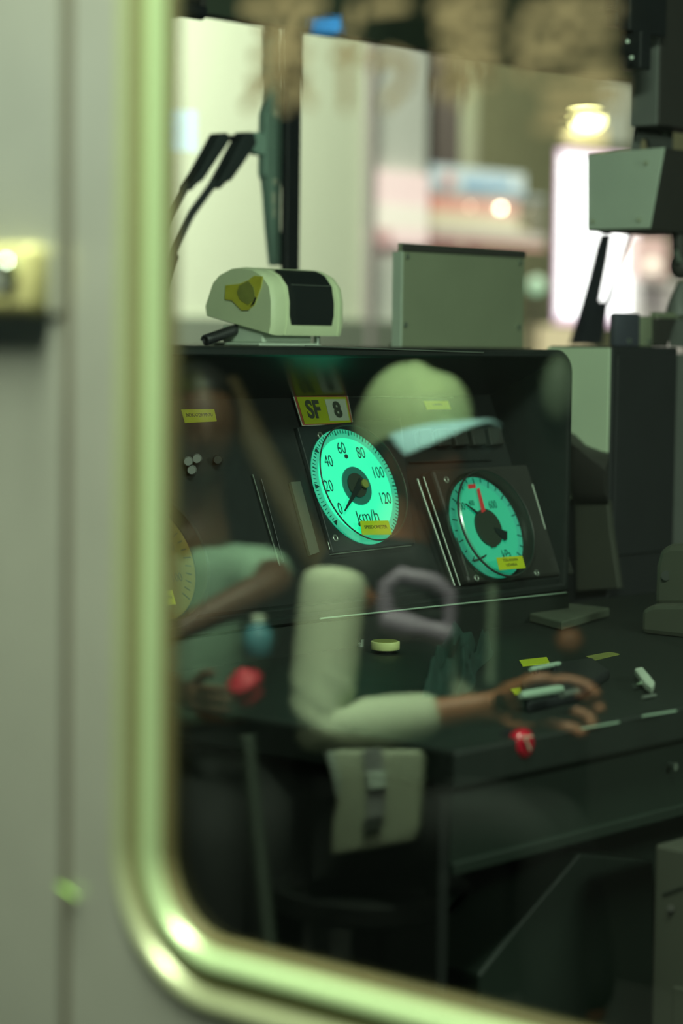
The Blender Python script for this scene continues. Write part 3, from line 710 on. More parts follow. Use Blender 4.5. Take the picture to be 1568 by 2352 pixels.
sl = onX(1568, 800, kb.x + .002)
lkr = thing('side_locker', 'narrow slate locker on the far side of the tall cabinet', 'locker', V((kb.x + .18, YK + .15, 0)))
G().box(kb.x + .002, kb.x + .35, YK + .02, yb_, 0, zk - .01).build('locker_body', M['slate'], lkr, bevel=.004)
sag = G(); sag.loft([[KX(x_, y_, dd + .001) for (x_, y_) in ring] for dd, ring in ((0, ((1300, 985), (1322, 1000), (1345, 1022), (1380, 1036), (1398, 1040), (1398, 1165), (1320, 1165), (1300, 1120))), (.02, ((1304, 1000), (1324, 1012), (1348, 1034), (1380, 1048), (1396, 1060), (1396, 1150), (1322, 1150), (1305, 1110))), (.03, ((1312, 1020), (1328, 1030), (1350, 1050), (1378, 1070), (1388, 1080), (1388, 1130), (1330, 1130), (1316, 1090))))])
tag(sag.build('hanging_bag', M['dark_box'], smooth=50), 'dark soft bag hanging on the cream-green flank of the tall cabinet', 'bag')
# black holders on the cabinet
for (x0_, x1_, y0_, lab, m) in ((1418, 1472, 718, 'dark blue-black rounded holder standing on the tall cabinet', M['blue_black']), (1473, 1508, 726, 'grey-green square block between the two holders on the cabinet', M['grey_panel'])):
    a, b = onY(x0_, y0_, YK + .06), onY(x1_, y0_, YK + .06)
    o = thing('holder', lab, 'holder', V(((a.x + b.x) / 2, YK + .07, zk)))
    G().box(a.x, b.x, YK + .06, YK + .075, zk, a.z).build('holder_body', m, o, bevel=.004, smooth=40)
    G().tube([((a.x + b.x) / 2, YK + .058, zk + .008), ((a.x + b.x) / 2, YK + .062, zk + .008)], .004, 10).build('screw', M['alu'], o)
a, b = onY(1510, 722, YK + .05), onY(1600, 722, YK + .05)
o = thing('bracket', 'dark angled bracket with a slot standing on the tall cabinet', 'bracket', V(((a.x + b.x) / 2, YK + .06, zk)))
P_ = lambda x_, y_, d=0: V((onY(x_, y_, YK + .05).x, YK + .05 + d, max(zk + .0005, onY(x_, y_, YK + .05).z)))
G().box(a.x, b.x, YK + .05, YK + .064, P_(1540, 732).z, P_(1540, 718).z).build('top_plate', M['grey_panel'], o, bevel=.002)
G().prism([P_(1510, 732), P_(1552, 732), P_(1541, 760), P_(1532, 806), P_(1510, 806)], Y * .014).build('side_plate', M['dark_box'], o)
G().prism([P_(1553, 732), P_(1600, 732), P_(1600, 806), P_(1554, 806)], Y * .014).build('side_plate', M['slate'], o)
# stand pole with knuckle
sp_ = thing('stand_pole', 'dark jointed stand pole rising from the bracket to the grey box', 'stand', onY(1560, 720, YK + .057))
Q = lambda x_, y_: onY(x_, y_, YK + .057)
G().tube([Q(1560, 720), Q(1558, 690), Q(1566, 650)], [.022, .014, .007], 14).build('pole_base', M['slate'], sp_, smooth=50)
G().ball(Q(1562, 610), X * .016, Y * .016, Z * .020).build('joint', M['dark_box'], sp_, smooth=60)
G().tube([Q(1560, 610), Q(1556, 520)], .010, 12).build('pole', M['dark_box'], sp_, smooth=50)
G().tube([Q(1546, 600) - Y * .01, Q(1538, 575) - Y * .01], [.006, .004], 10).build('joint_screw', M['alu'], sp_, smooth=50)
# grey trapezoid box: lit flank and shaded front put into two colours
XQ = onY(1491, 430, 1.90).x
B_ = lambda x_, y_, d=0: onX(x_, y_, XQ + d)
gx = thing('bracket_box', 'grey-green box with slanted edge and screws hung before the light box', 'box', B_(1430, 528))
G().prism([B_(1348, 355), B_(1525, 338), B_(1491, 524), B_(1348, 528)], X * .003).build('side_plate', M['grey_box'], gx, bevel=.0008)
G().prism([B_(1348, 356, .003), B_(1524, 339, .003), B_(1489, 529, .003), B_(1348, 532, .003)], X * .16).build('box_body', M['dark_box'], gx, bevel=.002)
for (x_, y_) in ((1483, 374), (1467, 505), (1361, 508)): G().tube([B_(x_, y_), B_(x_, y_, -.003)], .0034, 12).build('screw', M['grey_panel'], gx, smooth=40)
H_ = lambda x_, y_: onY(x_, y_, 1.93)
hg = G().prism([H_(*q_) for q_ in ((1464, 286), (1545, 286), (1545, 350), (1494, 350), (1490, 322), (1482, 316), (1472, 324), (1468, 350), (1455, 350))], Y * .006).build('hanger', M['slate'], gx)
G().tube([H_(1522, 306), H_(1522, 306) - Y * .004], .005, 12).build('hanger_screw', M['alu'], hg)
# overhead black units
YT = 1.86
O_ = lambda x_, y_, d=0: onY(x_, y_, YT + d)
ou = thing('overhead_unit', 'stepped black overhead equipment unit hanging from the cab ceiling', 'equipment', O_(1540, 288))
ztop = 2.2
def ou_box(n, xa, xc, xb, y1, yt, m):
    """case whose flank spans xa..xc and whose front spans xc..xb in the picture, bottom at y1"""
    p0 = O_(xc, y1, yt); xr = O_(xb, y1, yt).x; yb3 = onX(xa, y1, p0.x).y if xa < xc else p0.y + .02
    zt3 = O_(xc, -150, yt).z if n != 'front_case' else O_(xc, 68, yt).z
    return G().box(p0.x, xr, p0.y, yb3, p0.z, zt3).build(n, m, ou, bevel=.002)
ou_box('main_case', 1449, 1512, 1640, 287, 0, M['dark_box'])
p0 = O_(1512, 287); fk = G().box(p0.x - .003, p0.x, p0.y + .002, onX(1449, 287, p0.x).y, p0.z, O_(1512, -150).z).build('lit_flank', M['slate'], ou, bevel=.001); fk['label'] = 'slate flank panel coloured as the lit side'; ou_box('front_case', 1419, 1470, 1494, 157, -.03, M['black']); ou_box('upper_case', 1446, 1446, 1530, 70, -.02, M['black'])  # slate flank and dark case put light and shade into colour
ou_box('side_strip', 1415, 1415, 1441, 60, .0, M['black'])
G().prism([O_(1393, 20), O_(1420, 13), O_(1450, 13), O_(1450, 28), O_(1420, 28)], Y * .015).build('latch_tab', M['black'], ou)
for (x_, y_) in ((1441, 95), (1450, 132)): G().tube([O_(x_, y_, -.03), O_(x_, y_, -.034)], .003, 10).build('case_screw', M['alu'], ou)

# ================================================================== DESK
ZD = .90
YE = 1.22                                                   # rear (driver's) edge of the desk top
X0 = .58
dk = thing('control_desk', 'dark green-black driving console below the instrument hood', 'desk', V((1.1, 1.5, 0)))
G().box(X0, 2.3, YE, YH + .10, ZD - .035, ZD).build('desk_top', M['desk'], dk, bevel=.004)
G().box(X0, hx1, YH + .0, YH + .10, ZD, hz0 - .001).build('back_riser', M['desk'], dk)
zf1 = onY(1250, 1925, YE + .02).z
G().box(X0 + .02, 2.3, YE + .02, YE + .05, zf1, ZD - .035).build('front_fascia', M['fascia'], dk)
G().box(X0 + .02, 2.3, YE + .015, YE + .03, zf1 - .012, zf1).build('fascia_lip', M['fascia'], dk, bevel=.002)
G().box(X0 + .02, 2.3, YE + .14, YE + .16, 0, zf1 + .02).build('knee_panel', M['fascia'], dk)
G().box(X0 + .005, X0 + .02, YE + .02, YH + .09, 0, ZD - .035).build('end_panel', M['end'], dk, bevel=.002)
q_ = [onY(*z_, YE + .05) for z_ in ((1190, 2125), (1330, 1960), (1500, 1975), (1500, 2420), (1100, 2420), (1100, 2240))]
G().prism(q_, Y * .08).build('kick_panel', M['fascia'], dk, bevel=.003)
for (a, b) in (((1335, 1674), (1420, 1659)), ((1475, 1645), (1552, 1633))):
    pa, pb = onZ(*a, ZD + .001), onZ(*b, ZD + .001); G().tube([pa, pb], .0009, 8).build('edge_trim', M['bright'], dk, smooth=60)
# things on the desk top
dp = lambda px, py, d=0: onZ(px, py, ZD + d)
def flat(quad, d, t): return G().prism([dp(*q_, d) for q_ in quad], Z * t)
def on_desk(o, lab, cat, group=None): return tag(o, lab, cat, group)
on_desk(G().prism([V((dp(*q_, .012).x, dp(*q_, .012).y, ZD + .0005)) for q_ in ((1195, 1403), (1290, 1383), (1400, 1396), (1290, 1428))], Z * .0115).build('note_pad', M['pad'], bevel=.002), 'grey ribbed pad lying on the desk below the hood corner', 'pad')
for i, (qd, m, lab) in enumerate(((((1192, 1518), (1255, 1511), (1262, 1524), (1200, 1531)), M['stick_dim'], 'olive-yellow desk label behind the upper chrome grip'), (((1345, 1509), (1400, 1499), (1422, 1504), (1362, 1518)), M['tape_old'], 'dull brown-yellow desk label beyond the lever'), (((1172, 1585), (1225, 1576), (1240, 1586), (1182, 1597)), M['stick_dim'], 'olive-yellow desk label behind the lower chrome grip'))):
    on_desk(flat(qd, .0, .001).build('desk_label', m), lab, 'label', 'labels on the desk top')
for i, (a, b, r, lab) in enumerate((((1217, 1538), (1285, 1524), .0028, 'thin upper chrome grip on the desk'), ((1195, 1598), (1290, 1582), .0044, 'thick lower chrome grip on the desk'))):
    pa, pb = dp(*a, .016), dp(*b, .016); o = thing('grip_bar', lab, 'handle', V(((pa.x + pb.x) / 2, pa.y, ZD)))
    G().tube([pa, pa.lerp(pb, .1), pb.lerp(pa, .1), pb], [r * .7, r, r, r * .7], 14).build('bar', M['bright'], o, smooth=50)
    for t in (.2, .8): w_ = pa.lerp(pb, t); G().tube([(w_.x, w_.y, ZD), w_], .003, 8).build('bar_post', M['black'], o, smooth=50)
mc = thing('master_controller', 'dark ribbed lever base between the chrome grips on the desk', 'controller', dp(1300, 1570))
G().prism([dp(*q_, 0) for q_ in ((1210, 1640), (1330, 1612), (1400, 1560), (1360, 1530), (1250, 1545), (1195, 1585))], Z * .010).build('lever_base', M['black'], mc, bevel=.003)
pa, pb = dp(1290, 1596, .02), dp(1325, 1588, .02); G().tube([pa, pb], .0035, 10).build('lever', M['alu'], mc, smooth=50)
lt = thing('latch', 'small pale metal latch on the far end of the desk', 'latch', dp(1480, 1600))
G().prism([dp(*q_, .004) for q_ in ((1456, 1552), (1475, 1548), (1503, 1582), (1497, 1597), (1480, 1585))], Z * .008).build('latch_plate', M['grey_box'], lt, bevel=.002)
G().tube([dp(1457, 1573, .006), dp(1473, 1569, .006)], .003, 8).build('latch_pin', M['chrome'], lt, smooth=50)
G().tube([dp(1475, 1602, .003), dp(1504, 1597, .003)], .002, 8).build('latch_bar', M['alu'], lt, smooth=50)
c_ = dp(884, 1500, .0); r_ = .0165
kn = thing('rotary_dial', 'short cream-yellow round knob standing on the desk', 'knob', c_)
G().disc(c_ + Z * .004, X, Y, 0, r_, 40, .0095).build('knob_ring', M['yellow_knob'], kn, smooth=30, bevel=.001)
G().disc(c_ + Z * .0136, X, Y, 0, r_ * .86, 40, .0006).build('knob_top', M['tape_old'], kn)
G().disc(c_, X, Y, 0, r_ * .7, 24, .004).build('knob_base', M['black'], kn)
tg = thing('toggle_switch', 'tiny chrome toggle switch beside the cream-yellow knob', 'switch', dp(826, 1480))
G().tube([dp(826, 1484), dp(826, 1484) + Z * .008], .005, 12).build('switch_base', M['alu'], tg, smooth=40); G().tube([dp(826, 1478, .006), dp(825, 1466, .010)], .0016, 8).build('switch_lever', M['chrome'], tg, smooth=40)
for i, (kx, ky) in enumerate(((432, 1497), (458, 1505), (490, 1492))):
    q_ = dp(kx, ky); o = G().tube([q_, q_ + Z * .01], [.005, .0035], 10).build('push_button', M['alu'], smooth=40)
    tag(o, ('small grey desk button by the steel window frame', 'middle one of three small grey desk buttons', 'third small grey desk button from the window frame')[i], 'button', 'small buttons on the near end of the desk')
# crumpled cloth
g = G(); NN = 26
Aq, Bq, Cq, Dq = dp(965, 1610), dp(1080, 1600), dp(1140, 1500), dp(1010, 1500)
rowsv = []
for j in range(NN):
    for i in range(NN):
        s, t = i / (NN - 1), j / (NN - 1); b_ = (Aq * (1 - s) + Bq * s) * (1 - t) + (Dq * (1 - s) + Cq * s) * t
        edge = min(s, 1 - s, t, 1 - t); h = min(1, edge * 5) * (.026 + .012 * math.sin(11 * s + 5 * t) + .009 * math.sin(17 * t - 9 * s + 1) + .006 * math.sin(31 * s + 13 * t))
        rowsv.append(b_ + V((.006 * math.sin(9 * t), .006 * math.sin(8 * s), max(.001, h))))
g.add(rowsv, [[j * NN + i, j * NN + i + 1, (j + 1) * NN + i + 1, (j + 1) * NN + i] for j in range(NN - 1) for i in range(NN - 1)])
k = len(g.v); g.v += [V((p_.x, p_.y, ZD + .0005)) for p_ in rowsv]
g.f += [[k + (j + 1) * NN + i, k + (j + 1) * NN + i + 1, k + j * NN + i + 1, k + j * NN + i] for j in range(NN - 1) for i in range(NN - 1)]
tag(g.build('cloth', M['cloth'], smooth=80, fix=False), 'crumpled dark green cloth lying on the desk under the pressure gauge', 'cloth')
# handset
c_ = dp(1530, 1462)
hs = thing('desk_telephone', 'grey handset unit with rounded top on the desk by the cabinet', 'telephone', c_)
XS = c_.x
S_ = lambda x_, y_, d=0: onX(x_, y_, XS + d)
G().prism([V((XS, S_(1470, 1460).y, ZD)), S_(1472, 1400), S_(1500, 1388), S_(1660, 1388), V((XS, S_(1660, 1460).y, ZD))], X * .10).build('base_box', M['device'], hs, bevel=.006)
G().prism([S_(1500, 1394, .02), S_(1503, 1300, .02), S_(1512, 1262, .02), S_(1535, 1250, .02), S_(1640, 1250, .02), S_(1640, 1394, .02)], X * .05).build('back_rest', M['device'], hs, bevel=.008)
G().tube([S_(1529, 1322, .018), S_(1529, 1322, .022)], .006, 14).build('screw_hole', M['ink'], hs, smooth=40)
# red emergency buttons
c_ = onY(1210, 1710, YE - .002); c_.y = YE + .02
eb = thing('emergency_button', 'red mushroom push button on the console fascia', 'button', c_)
G().tube([c_, c_ - Y * .012], .012, 20).build('button_collar', M['black'], eb, smooth=40)
G().tube([c_ - Y * .010, c_ - Y * .014, c_ - Y * .020, c_ - Y * .023, c_ - Y * .024], [.012, .0135, .013, .009, .002], 28).build('button_cap', M['red'], eb, smooth=60)
g = G(); g.tube([onY(1204, 1692, YE - .006), onY(1216, 1722, YE - .006)], .0010, 8); g.tube([onY(1206, 1693, YE - .006), onY(1222, 1691, YE - .006)], .0007, 8); g.build('button_glare', M['white'], eb)  # glare on the red cap, made as white strokes
q_ = onY(1186, 1763, YE + .02); tag(G().tube([q_, q_ - Y * .008], .004, 12).build('fascia_screw', M['alu'], smooth=40), 'small pale screw head on the fascia under the red button', 'screw')
q_ = onY(1536, 1759, YE + .02); tag(G().tube([q_, q_ - Y * .008], .004, 12).build('fascia_screw', M['alu'], smooth=40), 'small pale screw head at the far end of the fascia', 'screw')
# floor box in the corner
XL = onY(1502, 1958, 1.20).x
LX = lambda x_, y_, d=0: onX(x_, y_, XL - d)
a, a2 = LX(1502, 1958), LX(1620, 1958)
lk = thing('floor_locker', 'grey floor locker with door gap and screw in the cab corner', 'locker', V((XL + .25, (a.y + a2.y) / 2, 0)))
G().box(XL, XL + .5, a2.y - .25, a.y, 0, LX(1540, 1945).z).build('locker_body', M['panelgrey'], lk, bevel=.004)
G().box(XL - .004, XL, a2.y - .24, LX(1548, 2300).y, .05, LX(1545, 2262).z).build('locker_door', M['panelgrey'], lk, bevel=.002)
G().prism([LX(*q_, .001) for q_ in ((1522, 2052), (1570, 2034), (1570, 2038), (1522, 2056))], X * -.001).build('locker_slot', M['ink'], lk)
G().tube([LX(1540, 2086), LX(1540, 2086, .003)], .0035, 12).build('locker_screw', M['dark_box'], lk)

# ================================================================== TRAIN SIDE FITTINGS
a, b = onX(68, 556, OX - .02), onX(-60, 720, OX - .02)
zl0, zl1 = onX(30, 718, OX - .02).z, onX(30, 560, OX - .02).z
lh = thing('door_latch', 'worn cream metal latch housing on the steel train side', 'latch', V((OX - .01, a.y + .03, zl0)))
fr = G(); ya, yb2 = a.y, a.y + .09
fr.prism([V((OX - .003, ya, zl0)), V((OX - .003, yb2, zl0)), V((OX - .003, yb2, zl1)), V((OX - .003, ya, zl1))], X * -.018); fr.build('latch_housing', M['latch'], lh, bevel=.006, seg=3, smooth=50)
G().box(OX - .023, OX - .019, ya + .012, yb2, zl0 + .012, zl1 - .010).build('latch_flap', M['steel'], lh, bevel=.003)
G().ball((OX - .026, ya + .013, (zl0 * .35 + zl1 * .65)), X * .006, Y * .006, Z * .007).build('latch_stud', M['chrome'], lh, smooth=60)
p_, q_ = onX(132, 2032, OX - .004), onX(178, 2064, OX - .004)
tag(G().tube([p_, p_.lerp(q_, .5) + V((-.001, 0, .001)), q_], [.0006, .0016, .0006], 8).build('tape_scrap', M['lime'], smooth=60), 'small lime-green scrap stuck across the steel seam', 'scrap')

# ================================================================== PLATFORM SIDE: WHAT THE GLASS MIRRORS
def skin(name, m, chains, parent, extra=None, sub=2):
    """one continuous surface grown round chains of (point, radius); chains share points by key"""
    keys = {}; vs = []; rs = []; es = []
    for ch in chains:
        prev = None
        for (k, p, r) in ch:
            if k not in keys: keys[k] = len(vs); vs.append(p); rs.append(r)
            if prev is not None and prev != keys[k]: es.append((prev, keys[k]))
            prev = keys[k]
    org = world_org(parent)
    me = bpy.data.meshes.new(name); me.from_pydata([tuple(p - org) for p in vs], es, [])
    o = bpy.data.objects.new(name, me); COL.objects.link(o)
    md = o.modifiers.new('s', 'SKIN'); md.use_smooth_shade = True
    if not me.skin_vertices: bpy.context.view_layer.update()
    for i, r in enumerate(rs):
        sv = me.skin_vertices[0].data[i]
        sv.radius = r if isinstance(r, tuple) else (r, r); sv.use_root = (i == 0)
    s2 = o.modifiers.new('d', 'SUBSURF'); s2.levels = sub; s2.render_levels = sub
    dg = bpy.context.evaluated_depsgraph_get(); ne = bpy.data.meshes.new_from_object(o.evaluated_get(dg))
    bpy.data.objects.remove(o)
    if extra:
        bm = bmesh.new(); bm.from_mesh(ne); tmp = bpy.data.meshes.new('x'); tmp.from_pydata([tuple(p - org) for p in extra.v], [], extra.f)
        bm.from_mesh(tmp); bmesh.ops.recalc_face_normals(bm, faces=bm.faces); bm.to_mesh(ne); bm.free(); bpy.data.meshes.remove(tmp)
    ne.name = name; ne.materials.clear(); ne.materials.append(m)
    for p in ne.polygons: p.use_smooth = True
    oo_ = bpy.data.objects.new(name, ne); COL.objects.link(oo_); oo_.parent = parent
    return oo_

def head(c, fwd, up, h, turn_side):
    """head with brow, nose, lips, chin and ears; c centre, h height"""
    fwd = fwd.normalized(); side = up.cross(fwd).normalized(); up = fwd.cross(side).normalized(); g = G()
    def fn(q):            # q.x forward, q.y side, q.z up
        s = 1.0
        if q.x > 0:
            s += .16 * math.exp(-((q.y / .14) ** 2 + ((q.z + .12) / .20) ** 2))       # nose
            s += .04 * math.exp(-((q.y / .45) ** 2 + ((q.z - .16) / .09) ** 2))       # brow
            s -= .05 * math.exp(-(((abs(q.y) - .33) / .14) ** 2 + ((q.z - .03) / .09) ** 2))   # eye sockets
            s += .035 * math.exp(-((q.y / .22) ** 2 + ((q.z + .47) / .06) ** 2))      # lips
            s += .06 * math.exp(-((q.y / .30) ** 2 + ((q.z + .78) / .16) ** 2))       # chin
        s -= .10 * max(0, -q.z) * (abs(q.y) ** 1.5)
        s += .10 * math.exp(-(((abs(q.y) - .98) / .10) ** 2 + ((q.z + .05) / .20) ** 2 + ((q.x + .05) / .16) ** 2))   # ears
        return s
    g.ball(c, fwd * h * .42, side * h * .33, up * h * .5, 40, 28, fn)
    return g, fwd, side, up

def hand_chains(w, k, u, v, sc, curl):
    """five fingers and palm from wrist w: u along the hand, v towards the thumb, k prefix"""
    n = u.cross(v).normalized(); ch = []
    pm = w + u * .05 * sc
    for f, (off, ln) in enumerate(((.026, .078), (.009, .086), (-.009, .080), (-.026, .064))):
        b = w + u * .088 * sc + v * off * sc; d = u.copy(); p = b; c_ = [(k + 'p', pm, (.030 * sc, .017 * sc)), (k + str(f) + '0', b, .0098 * sc)]
        for j, fr_ in enumerate((.45, .32, .23)):
            d = (d * math.cos(curl) + n * math.sin(curl)).normalized() if j else (d * math.cos(curl * .6) + n * math.sin(curl * .6)).normalized()
            p = p + d * ln * fr_ * sc; c_.append((k + str(f) + str(j + 1), p, (.0092 - .0011 * j) * sc)); n = n - d * n.dot(d); n.normalize()
        n = u.cross(v).normalized(); ch.append(c_)
    t0 = w + u * .032 * sc + v * .026 * sc; d = (u * .7 + v * .6 + n * .35).normalized(); t1 = t0 + d * .036 * sc; t2 = t1 + (u * .9 + v * .15 + n * .4).normalized() * .032 * sc
    ch.append([(k + 'p', pm, (.030 * sc, .017 * sc)), (k + 't0', t0, .0125 * sc), (k + 't1', t1, .0105 * sc), (k + 't2', t2, .0088 * sc)])
    return ch, pm

# ---- person with cap, mirrored at about four metres
Dp = 4.0
r4 = lambda x_, y_, d=0.0: rat(x_, y_, Dp + d)
PB = r4(860, 1985, .12)
p1 = thing('person', 'seated person in off-white cap and pale sleeves mirrored in the side window, holding a phone', 'person', V((PB.x, PB.y, -.10)))
sh_n, sh_f = r4(762, 1345, 0), r4(960, 1330, .34)
el_n, wr_n = r4(726, 1684, -.03), r4(1125, 1622, -.05)
hips = r4(850, 1860, .16); chest = r4(872, 1440, .18); neck = r4(905, 1265, .17); hc = r4(955, 1045, .16)
hdir = (r4(1095, 1040, .03) - hc)
hg_, hf, hs_, hu = head(hc, hdir, Z + hf * 0 if False else Z, .235, 1)
hu_ = (r4(1240, 1605, -.05) - wr_n).normalized()
# fingers of the near hand are drawn out along the phone and close over its end
fing = []
base = [('w', wr_n, (.026, .020)), ('p', r4(1190, 1612, -.05), (.034, .018))]
for i, pts in enumerate((((1225, 1578), (1290, 1562), (1345, 1575), (1372, 1605)), ((1232, 1600), (1305, 1588), (1362, 1606), (1380, 1642)), ((1230, 1626), (1300, 1628), (1352, 1648), (1358, 1676)), ((1222, 1650), (1275, 1664), (1322, 1678), (1338, 1692)))):
    fing.append([base[1]] + [('f%d%d' % (i, j), r4(x_, y_, -.04 - (.05 if j == 3 else .015 * j)), .0135 - .0013 * j) for j, (x_, y_) in enumerate(pts)])
fing.append([base[1], ('t0', r4(1175, 1585, -.08), .015), ('t1', r4(1220, 1562, -.10), .013), ('t2', r4(1265, 1560, -.105), .011)])
sh_f2, el_f, wr_f = sh_f, r4(985, 1600, .40), r4(1110, 1640, .25)
u2 = (r4(1230, 1630, .1) - wr_f).normalized(); ch2, pm2 = hand_chains(wr_f, 'g', u2, Z, 1.0, .5)
kn_n, kn_f = r4(1240, 1900, -.05), r4(1290, 1880, .22)
hp_n, hp_f = r4(820, 1890, .05), r4(890, 1880, .30)
ft_ = lambda kx, d: V((0, 0, 0))
gz = -.10
an_n = V((kn_n.x, kn_n.y, gz + .09)) + (kn_n - hp_n).normalized() * .04; an_f = V((kn_f.x, kn_f.y, gz + .09)) + (kn_f - hp_f).normalized() * .06
body = [[('pel', hips, .10), ('che', chest, .115), ('nek', neck, .055), ('hd', hc - Z * .04, .06)],
        [('che', chest, .115), ('shn', sh_n, .052), ('eln', el_n, .042), ('w', wr_n, (.026, .020)), base[1]],
        [('che', chest, .115), ('shf', sh_f, .052), ('elf', el_f, .042), ('wf', wr_f, .025), ('gp', pm2, (.03, .017))],
        [('pel', hips, .10), ('hpn', hp_n, .078), ('knn', kn_n, .056), ('ann', an_n, .036)], [('pel', hips, .10), ('hpf', hp_f, .078), ('knf', kn_f, .056), ('anf', an_f, .036)]] + fing + ch2
skin('body', M['skin'], body, p1, hg_)
# shirt sleeves: upper arm and forearm of pale cloth
def sleeve(sh_, el, wr, frac, name, k):
    mid = sh_.lerp(el, .5); e1 = el.lerp(sh_, .2); f1 = el.lerp(wr, .3); f2 = el.lerp(wr, frac)
    cap_ = sh_ + (sh_ - el).normalized() * .035
    ch = [[(k + 'a', cap_, .052), (k + 'b', sh_, .064), (k + 'c', mid, .063), (k + 'd', e1, .062), (k + 'e', el, .060), (k + 'f', f1, .056), (k + 'g', el.lerp(wr, frac * .7), .047), (k + 'h', f2, .043)]]
    o = skin(name, M['shirt'], ch, p1)
    ax = (wr - el).normalized(); au = (sh_ - el).normalized(); org = world_org(p1)
    for v_ in o.data.vertices:
        w_ = v_.co + org; d_ = (w_ - el).length
        if d_ < .17:
            s = math.sin((w_ - el).dot(au + ax * .7) * 115) * .011 * (1 - d_ / .17); n_ = (w_ - el).normalized(); v_.co += n_ * s
    return o
sleeve(sh_n, el_n, wr_n, .74, 'shirt_sleeve', 'a'); sleeve(sh_f, el_f, wr_f, .7, 'shirt_sleeve', 'b')
skin('vest', M['vest'], [[('0', hips, .125), ('1', hips.lerp(chest, .5), .13), ('2', chest, .135), ('3', neck.lerp(chest, .10), .088), ('6', neck.lerp(hc, .12), .070)], [('3', neck.lerp(chest, .10), .088), ('7', sh_n.lerp(neck, .35), .072), ('8', sh_n.lerp(chest, .05), .060)], [('3', neck.lerp(chest, .10), .088), ('9', sh_f.lerp(neck, .35), .072)], [('2', chest, .135), ('4', sh_n.lerp(chest, .12), .070)], [('2', chest, .135), ('5', sh_f.lerp(chest, .02), .076)]], p1)
skin('trousers', M['trousers'], [[('0', hips, .12), ('1', hp_n, .092), ('2', kn_n, .070), ('3', an_n + Z * .02, .058)], [('0', hips, .12), ('4', hp_f, .092), ('5', kn_f, .070), ('6', an_f + Z * .02, .058)]], p1)
fd = (kn_n - hp_n); fd.z = 0; fd.normalize(); sd = Z.cross(fd)
for an in (an_n, an_f):
    g = G(); b_ = V((an.x, an.y, gz))
    g.loft([[b_ + fd * t + sd * (w_ * s1) + Z * z_ for (s1, z_) in ((-1, .002), (1, .002), (1, h_ * .6), (.6, h_), (-.6, h_), (-1, h_ * .6))] for (t, w_, h_) in ((-.07, .030, .07), (-.03, .038, .10), (.05, .040, .085), (.12, .044, .055), (.17, .035, .04), (.19, .018, .03))])
    g.build('shoe', M['shoe'], p1, smooth=50)
# hair and cap
g = G(); g.ball(hc - hf * .016 + Z * .012, hf * .104, hs_ * .086, hu * .118, 32, 22, lambda q: 1.0 if q.x < .35 or q.z > .4 else .80); g.build('hair', M['hair'], p1, smooth=60)
capu = (hu + hf * -.18).normalized(); capf = (hf - capu * hf.dot(capu)).normalized(); caps = capu.cross(capf)
cc_ = hc + hu * .052 - hf * .012
g = G(); rings = []
for j in range(10):
    t = j / 9; a_ = math.radians(-14 + 102 * t); rr = math.cos(max(0, a_)) if a_ > 0 else 1.0
    zz = math.sin(a_) * .112
    rings.append([cc_ + capf * (.122 * max(rr, .03) * math.cos(th)) + caps * (.102 * max(rr, .03) * math.sin(th)) + capu * (zz + .004 * math.sin(6 * th) * (1 - t) + .006 * math.sin(9 * t + 3 * th) - (.040 * (1 - t) * max(0, -math.cos(th)))) for th in [2 * math.pi * k / 48 for k in range(48)]])
g.loft(rings, True, True)
cp = g.build('cap', M['cap'], p1, smooth=60)
g = G(); NB = 20; inn, out = [], []
for k in range(NB + 1):
    th = math.radians(-70 + 140 * k / NB)
    inn.append(cc_ + capf * (.116 * math.cos(th)) + caps * (.100 * math.sin(th)) - capu * .020)
    e_ = .085 * math.cos(th) ** .7
    out.append(cc_ + capf * (.116 * math.cos(th) + e_) + caps * (.100 * math.sin(th)) - capu * (.034 + .036 * abs(math.sin(th)) ** 1.5))
ring = inn + out[::-1]
g.add([p_ for p_ in inn + out], [[k, k + 1, NB + 1 + k + 1, NB + 1 + k] for k in range(NB)])
nb = len(g.v); g.v += [p_ + capu * .004 for p_ in g.v[:nb]]; g.f += [[i + nb for i in f_[::-1]] for f_ in g.f[:NB]]
g.f += [[NB + 1 + k, NB + 2 + k, nb + NB + 2 + k, nb + NB + 1 + k] for k in range(NB)]
g.build('cap_brim', M['brim'], cp, smooth=60)
g = G(); g.ball(cc_ + capu * .112, capf * .008, caps * .008, capu * .005); g.build('cap_button', M['cap'], cp, smooth=60)
# phone in the hand
pc = r4(1265, 1612, -.075); pu_ = (r4(1335, 1600, -.06) - r4(1190, 1622, -.09)).normalized(); pv_ = (Z - pu_ * pu_.z).normalized(); pw_ = pu_.cross(pv_)
ph = thing('smartphone', 'black smartphone gripped in the hand mirrored in the side window', 'phone', pc)
G().obox(pc - pu_ * .058 - pv_ * .030 - pw_ * .004, pu_ * .116, pv_ * .060, pw_ * .008).build('phone_body', M['phone'], ph, bevel=.003)
G().obox(pc - pu_ * .052 - pv_ * .026 + pw_ * .0041, pu_ * .104, pv_ * .052, pw_ * .0005).build('phone_screen', M['screen'], ph)
